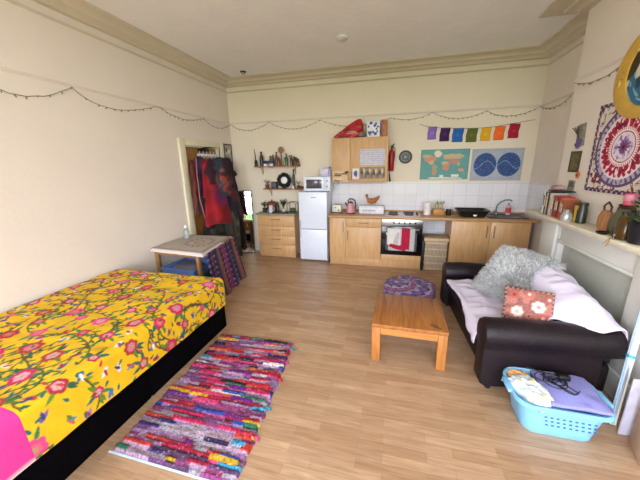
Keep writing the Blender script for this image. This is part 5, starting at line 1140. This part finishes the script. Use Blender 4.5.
for k in range(34):
    a_=r.random()*2*PI; hh=.05+.26*r.random(); R=.03+.1*r.random(); 
    if math.cos(a_)*R>.1: continue
    p0=Vector((0,0,.12)); p1=Vector((R*.4*math.cos(a_),R*.5*math.sin(a_),.12+hh*.6)); p2=Vector((R*.8*math.cos(a_),R*math.sin(a_),.12+hh)); st.tube([p0,p1,p2],.003,5)
    for m in range(3):
        c=p1.lerp(p2,m/2); b=r.random()*6.28; L=.035+.02*r.random(); d=Vector((math.cos(b)*.7,math.sin(b),r.uniform(-.2,.5))).normalized(); w=d.cross(Vector((0,0,1))).normalized()*L*.4; 
        vs=[c,c+d*L*.35+w,c+d*L*.75+w*.7,c+d*L,c+d*L*.75-w*.7,c+d*L*.35-w]; lf.b.faces.new([lf.b.verts.new(q) for q in vs])
st.build('stems',mat('stem_green','#4a5a2c',.6),t); lf.build('foliage',mat('plant_green','#2f5a2a',.5,var=.35,scale=30),t,smooth=False,merge=False)
t=thing('white_shell','pale grey shell leaning on the left of the black planter','shell',(1.61,yp+.13,MZ)); MB().lathe([(.0001,0),(.022,0),(.028,.03),(.012,.085),(.0001,.1)],n=16,sx=.7).build('shell_body',mat('shell_grey','#b3aeaa',.5,var=.2,scale=30),t)
q=at(610,241,'x',1.578); t=thing('string_tassel','frayed beige string hanging over the mantel edge','string',(1.572,q.y,ZM)); 
MB().tube([(.03,.01,.004),(0,0,.004),(-.004,-.004,-.03),(-.003,.018,-.06)],.004,5).tube([(0,0,.003),(-.004,.02,-.02),(-.004,.045,-.05)],.003,5).tube([(0,0,.003),(-.004,-.03,.006),(-.006,-.06,.005)],.003,5).build('strands',mat('beige_string','#a8875e',.9),t)
# ================= FAIRY LIGHTS =================
wire=mat('lights_wire','#857a68',.8); bulbm=mat('lights_bulb','#8f8573',.5)
def lights(name,label,pts,nrm,per=.05,seed=1):
    P=[]; 
    for i in range(0,len(pts)-2,2):   # quadratic arcs through peak, sag, peak
        a,b,c=pts[i],pts[i+1],pts[i+2]
        for s in range(12):
            q=s/12; P.append(a*(2*(q-.5)*(q-1))+b*(4*q*(1-q))+c*(2*q*(q-.5)))
    P.append(pts[-1]); o=pts[0]; P=[p+Vector(nrm)*.012-o for p in P]; r=random.Random(seed)
    t=thing(name,label,'string lights',tuple(o)); P=[p+Vector((0,0,r.uniform(-.004,.004))) for p in P]
    MB().tube(P,.0034,5).build('wire',wire,t)
    proto=None; acc=0; cnt=0
    for i in range(1,len(P)):
        acc+=(P[i]-P[i-1]).length
        if acc>=per and cnt<98:
            acc=0; cnt+=1
            if proto is None: proto=MB().lathe([(.004,.004),(.007,-.004),(.006,-.016),(.003,-.026),(.0001,-.028)],n=8).build('bulb',bulbm,t); b=proto
            else: b=proto.copy(); COL.objects.link(b); b.parent=t
            b.location=P[i]; b.rotation_euler=(r.uniform(-1,1),r.uniform(-1,1),0)
    for k in range(0,len(pts),2): pass
    return t
lp=[(-40,86),(-18,93),(0,90),(37.5,96.5),(71,87),(113,109),(157,105.8),(182,119),(203,118.6),(217,128),(229.5,124.5)]
lights('string_lights','dark string of fairy lights looped along the left wall below the rail',[at(u,v,'x',XL) for u,v in lp],(1,0,0),.075,1)
lp=[(231,124.5),(249,130.5),(269,122),(293,129),(320,120),(352,126),(391,118.2),(412,119.5),(432.5,112.6),(458,118.6),(486.6,111),(511,116),(540.5,106.8)]
lights('string_lights','dark string of fairy lights looped along the back wall above the cabinets',[at(u,v,'y',YB) for u,v in lp],(0,-1,0),.06,2)
lp=[(543,107),(556,107),(572,96)]
lights('string_lights','short dark string of fairy lights on the alcove side wall',[at(u,v,'x',XR) for u,v in lp],(-1,0,0),.07,3)
lp=[(575.5,82.5),(598,80.5),(624,64)]
lights('string_lights','short dark string of fairy lights leading to the moon plaque',[at(u,v,'x',XC) for u,v in lp],(-1,0,0),.06,4)
# ================= OUTSIDE, LIGHT, CAMERA =================
o=struct(MB().box(-14,14,-30,YF-.3,-.6,-.5),'ground_outside',mat('lawn','#7c8a5a',.9,var=.2,scale=3))
mb=MB(); mb.box(-14,14,-30.5,-30,-.5,1.6); struct(mb,'hedge_outside',mat('hedge','#3d6a2a',.9,var=.4,scale=4,bump=.6,bscale=3))
sc=bpy.context.scene
w=bpy.data.worlds.new('sky'); sc.world=w; w.use_nodes=True; nt=w.node_tree; bg=nt.nodes['Background']
tc=nt.nodes.new('ShaderNodeTexCoord'); sp=nt.nodes.new('ShaderNodeSeparateXYZ'); rp=nt.nodes.new('ShaderNodeValToRGB'); nt.links.new(tc.outputs['Generated'],sp.inputs[0]); nt.links.new(sp.outputs['Z'],rp.inputs['Fac'])
rp.color_ramp.elements[0].color=(.90,.93,1,1); rp.color_ramp.elements[1].color=(.70,.79,1,1); rp.color_ramp.elements[1].position=.8
nt.links.new(rp.outputs['Color'],bg.inputs['Color']); bg.inputs['Strength'].default_value=WORLD
for i,(a,b) in enumerate(wins):
    l=bpy.data.lights.new('window_portal','AREA'); l.shape='RECTANGLE'; l.size=b-a; l.size_y=wz1-wz0; l.cycles.is_portal=True
    o=bpy.data.objects.new('window_portal',l); COL.objects.link(o); o.location=((a+b)/2,YF-.26,(wz0+wz1)/2); o.rotation_euler=(math.radians(90),0,0)
    o.rotation_euler=(math.radians(-90),0,math.radians(180)) if False else (math.radians(90),0,0)
cam=bpy.data.cameras.new('camera'); co=bpy.data.objects.new('camera',cam); COL.objects.link(co)
cam.sensor_fit='HORIZONTAL'; cam.sensor_width=36; cam.lens=F/640*36; cam.clip_start=.02; cam.clip_end=200
Mc=Matrix((RT,UP,-FW)).transposed().to_4x4(); Mc.translation=EYE; co.matrix_world=Mc
sc.camera=co
vs=sc.view_settings; vs.view_transform='Standard'; vs.look='None'; vs.gamma=1; vs.use_curve_mapping=False; vs.exposure=EXPO
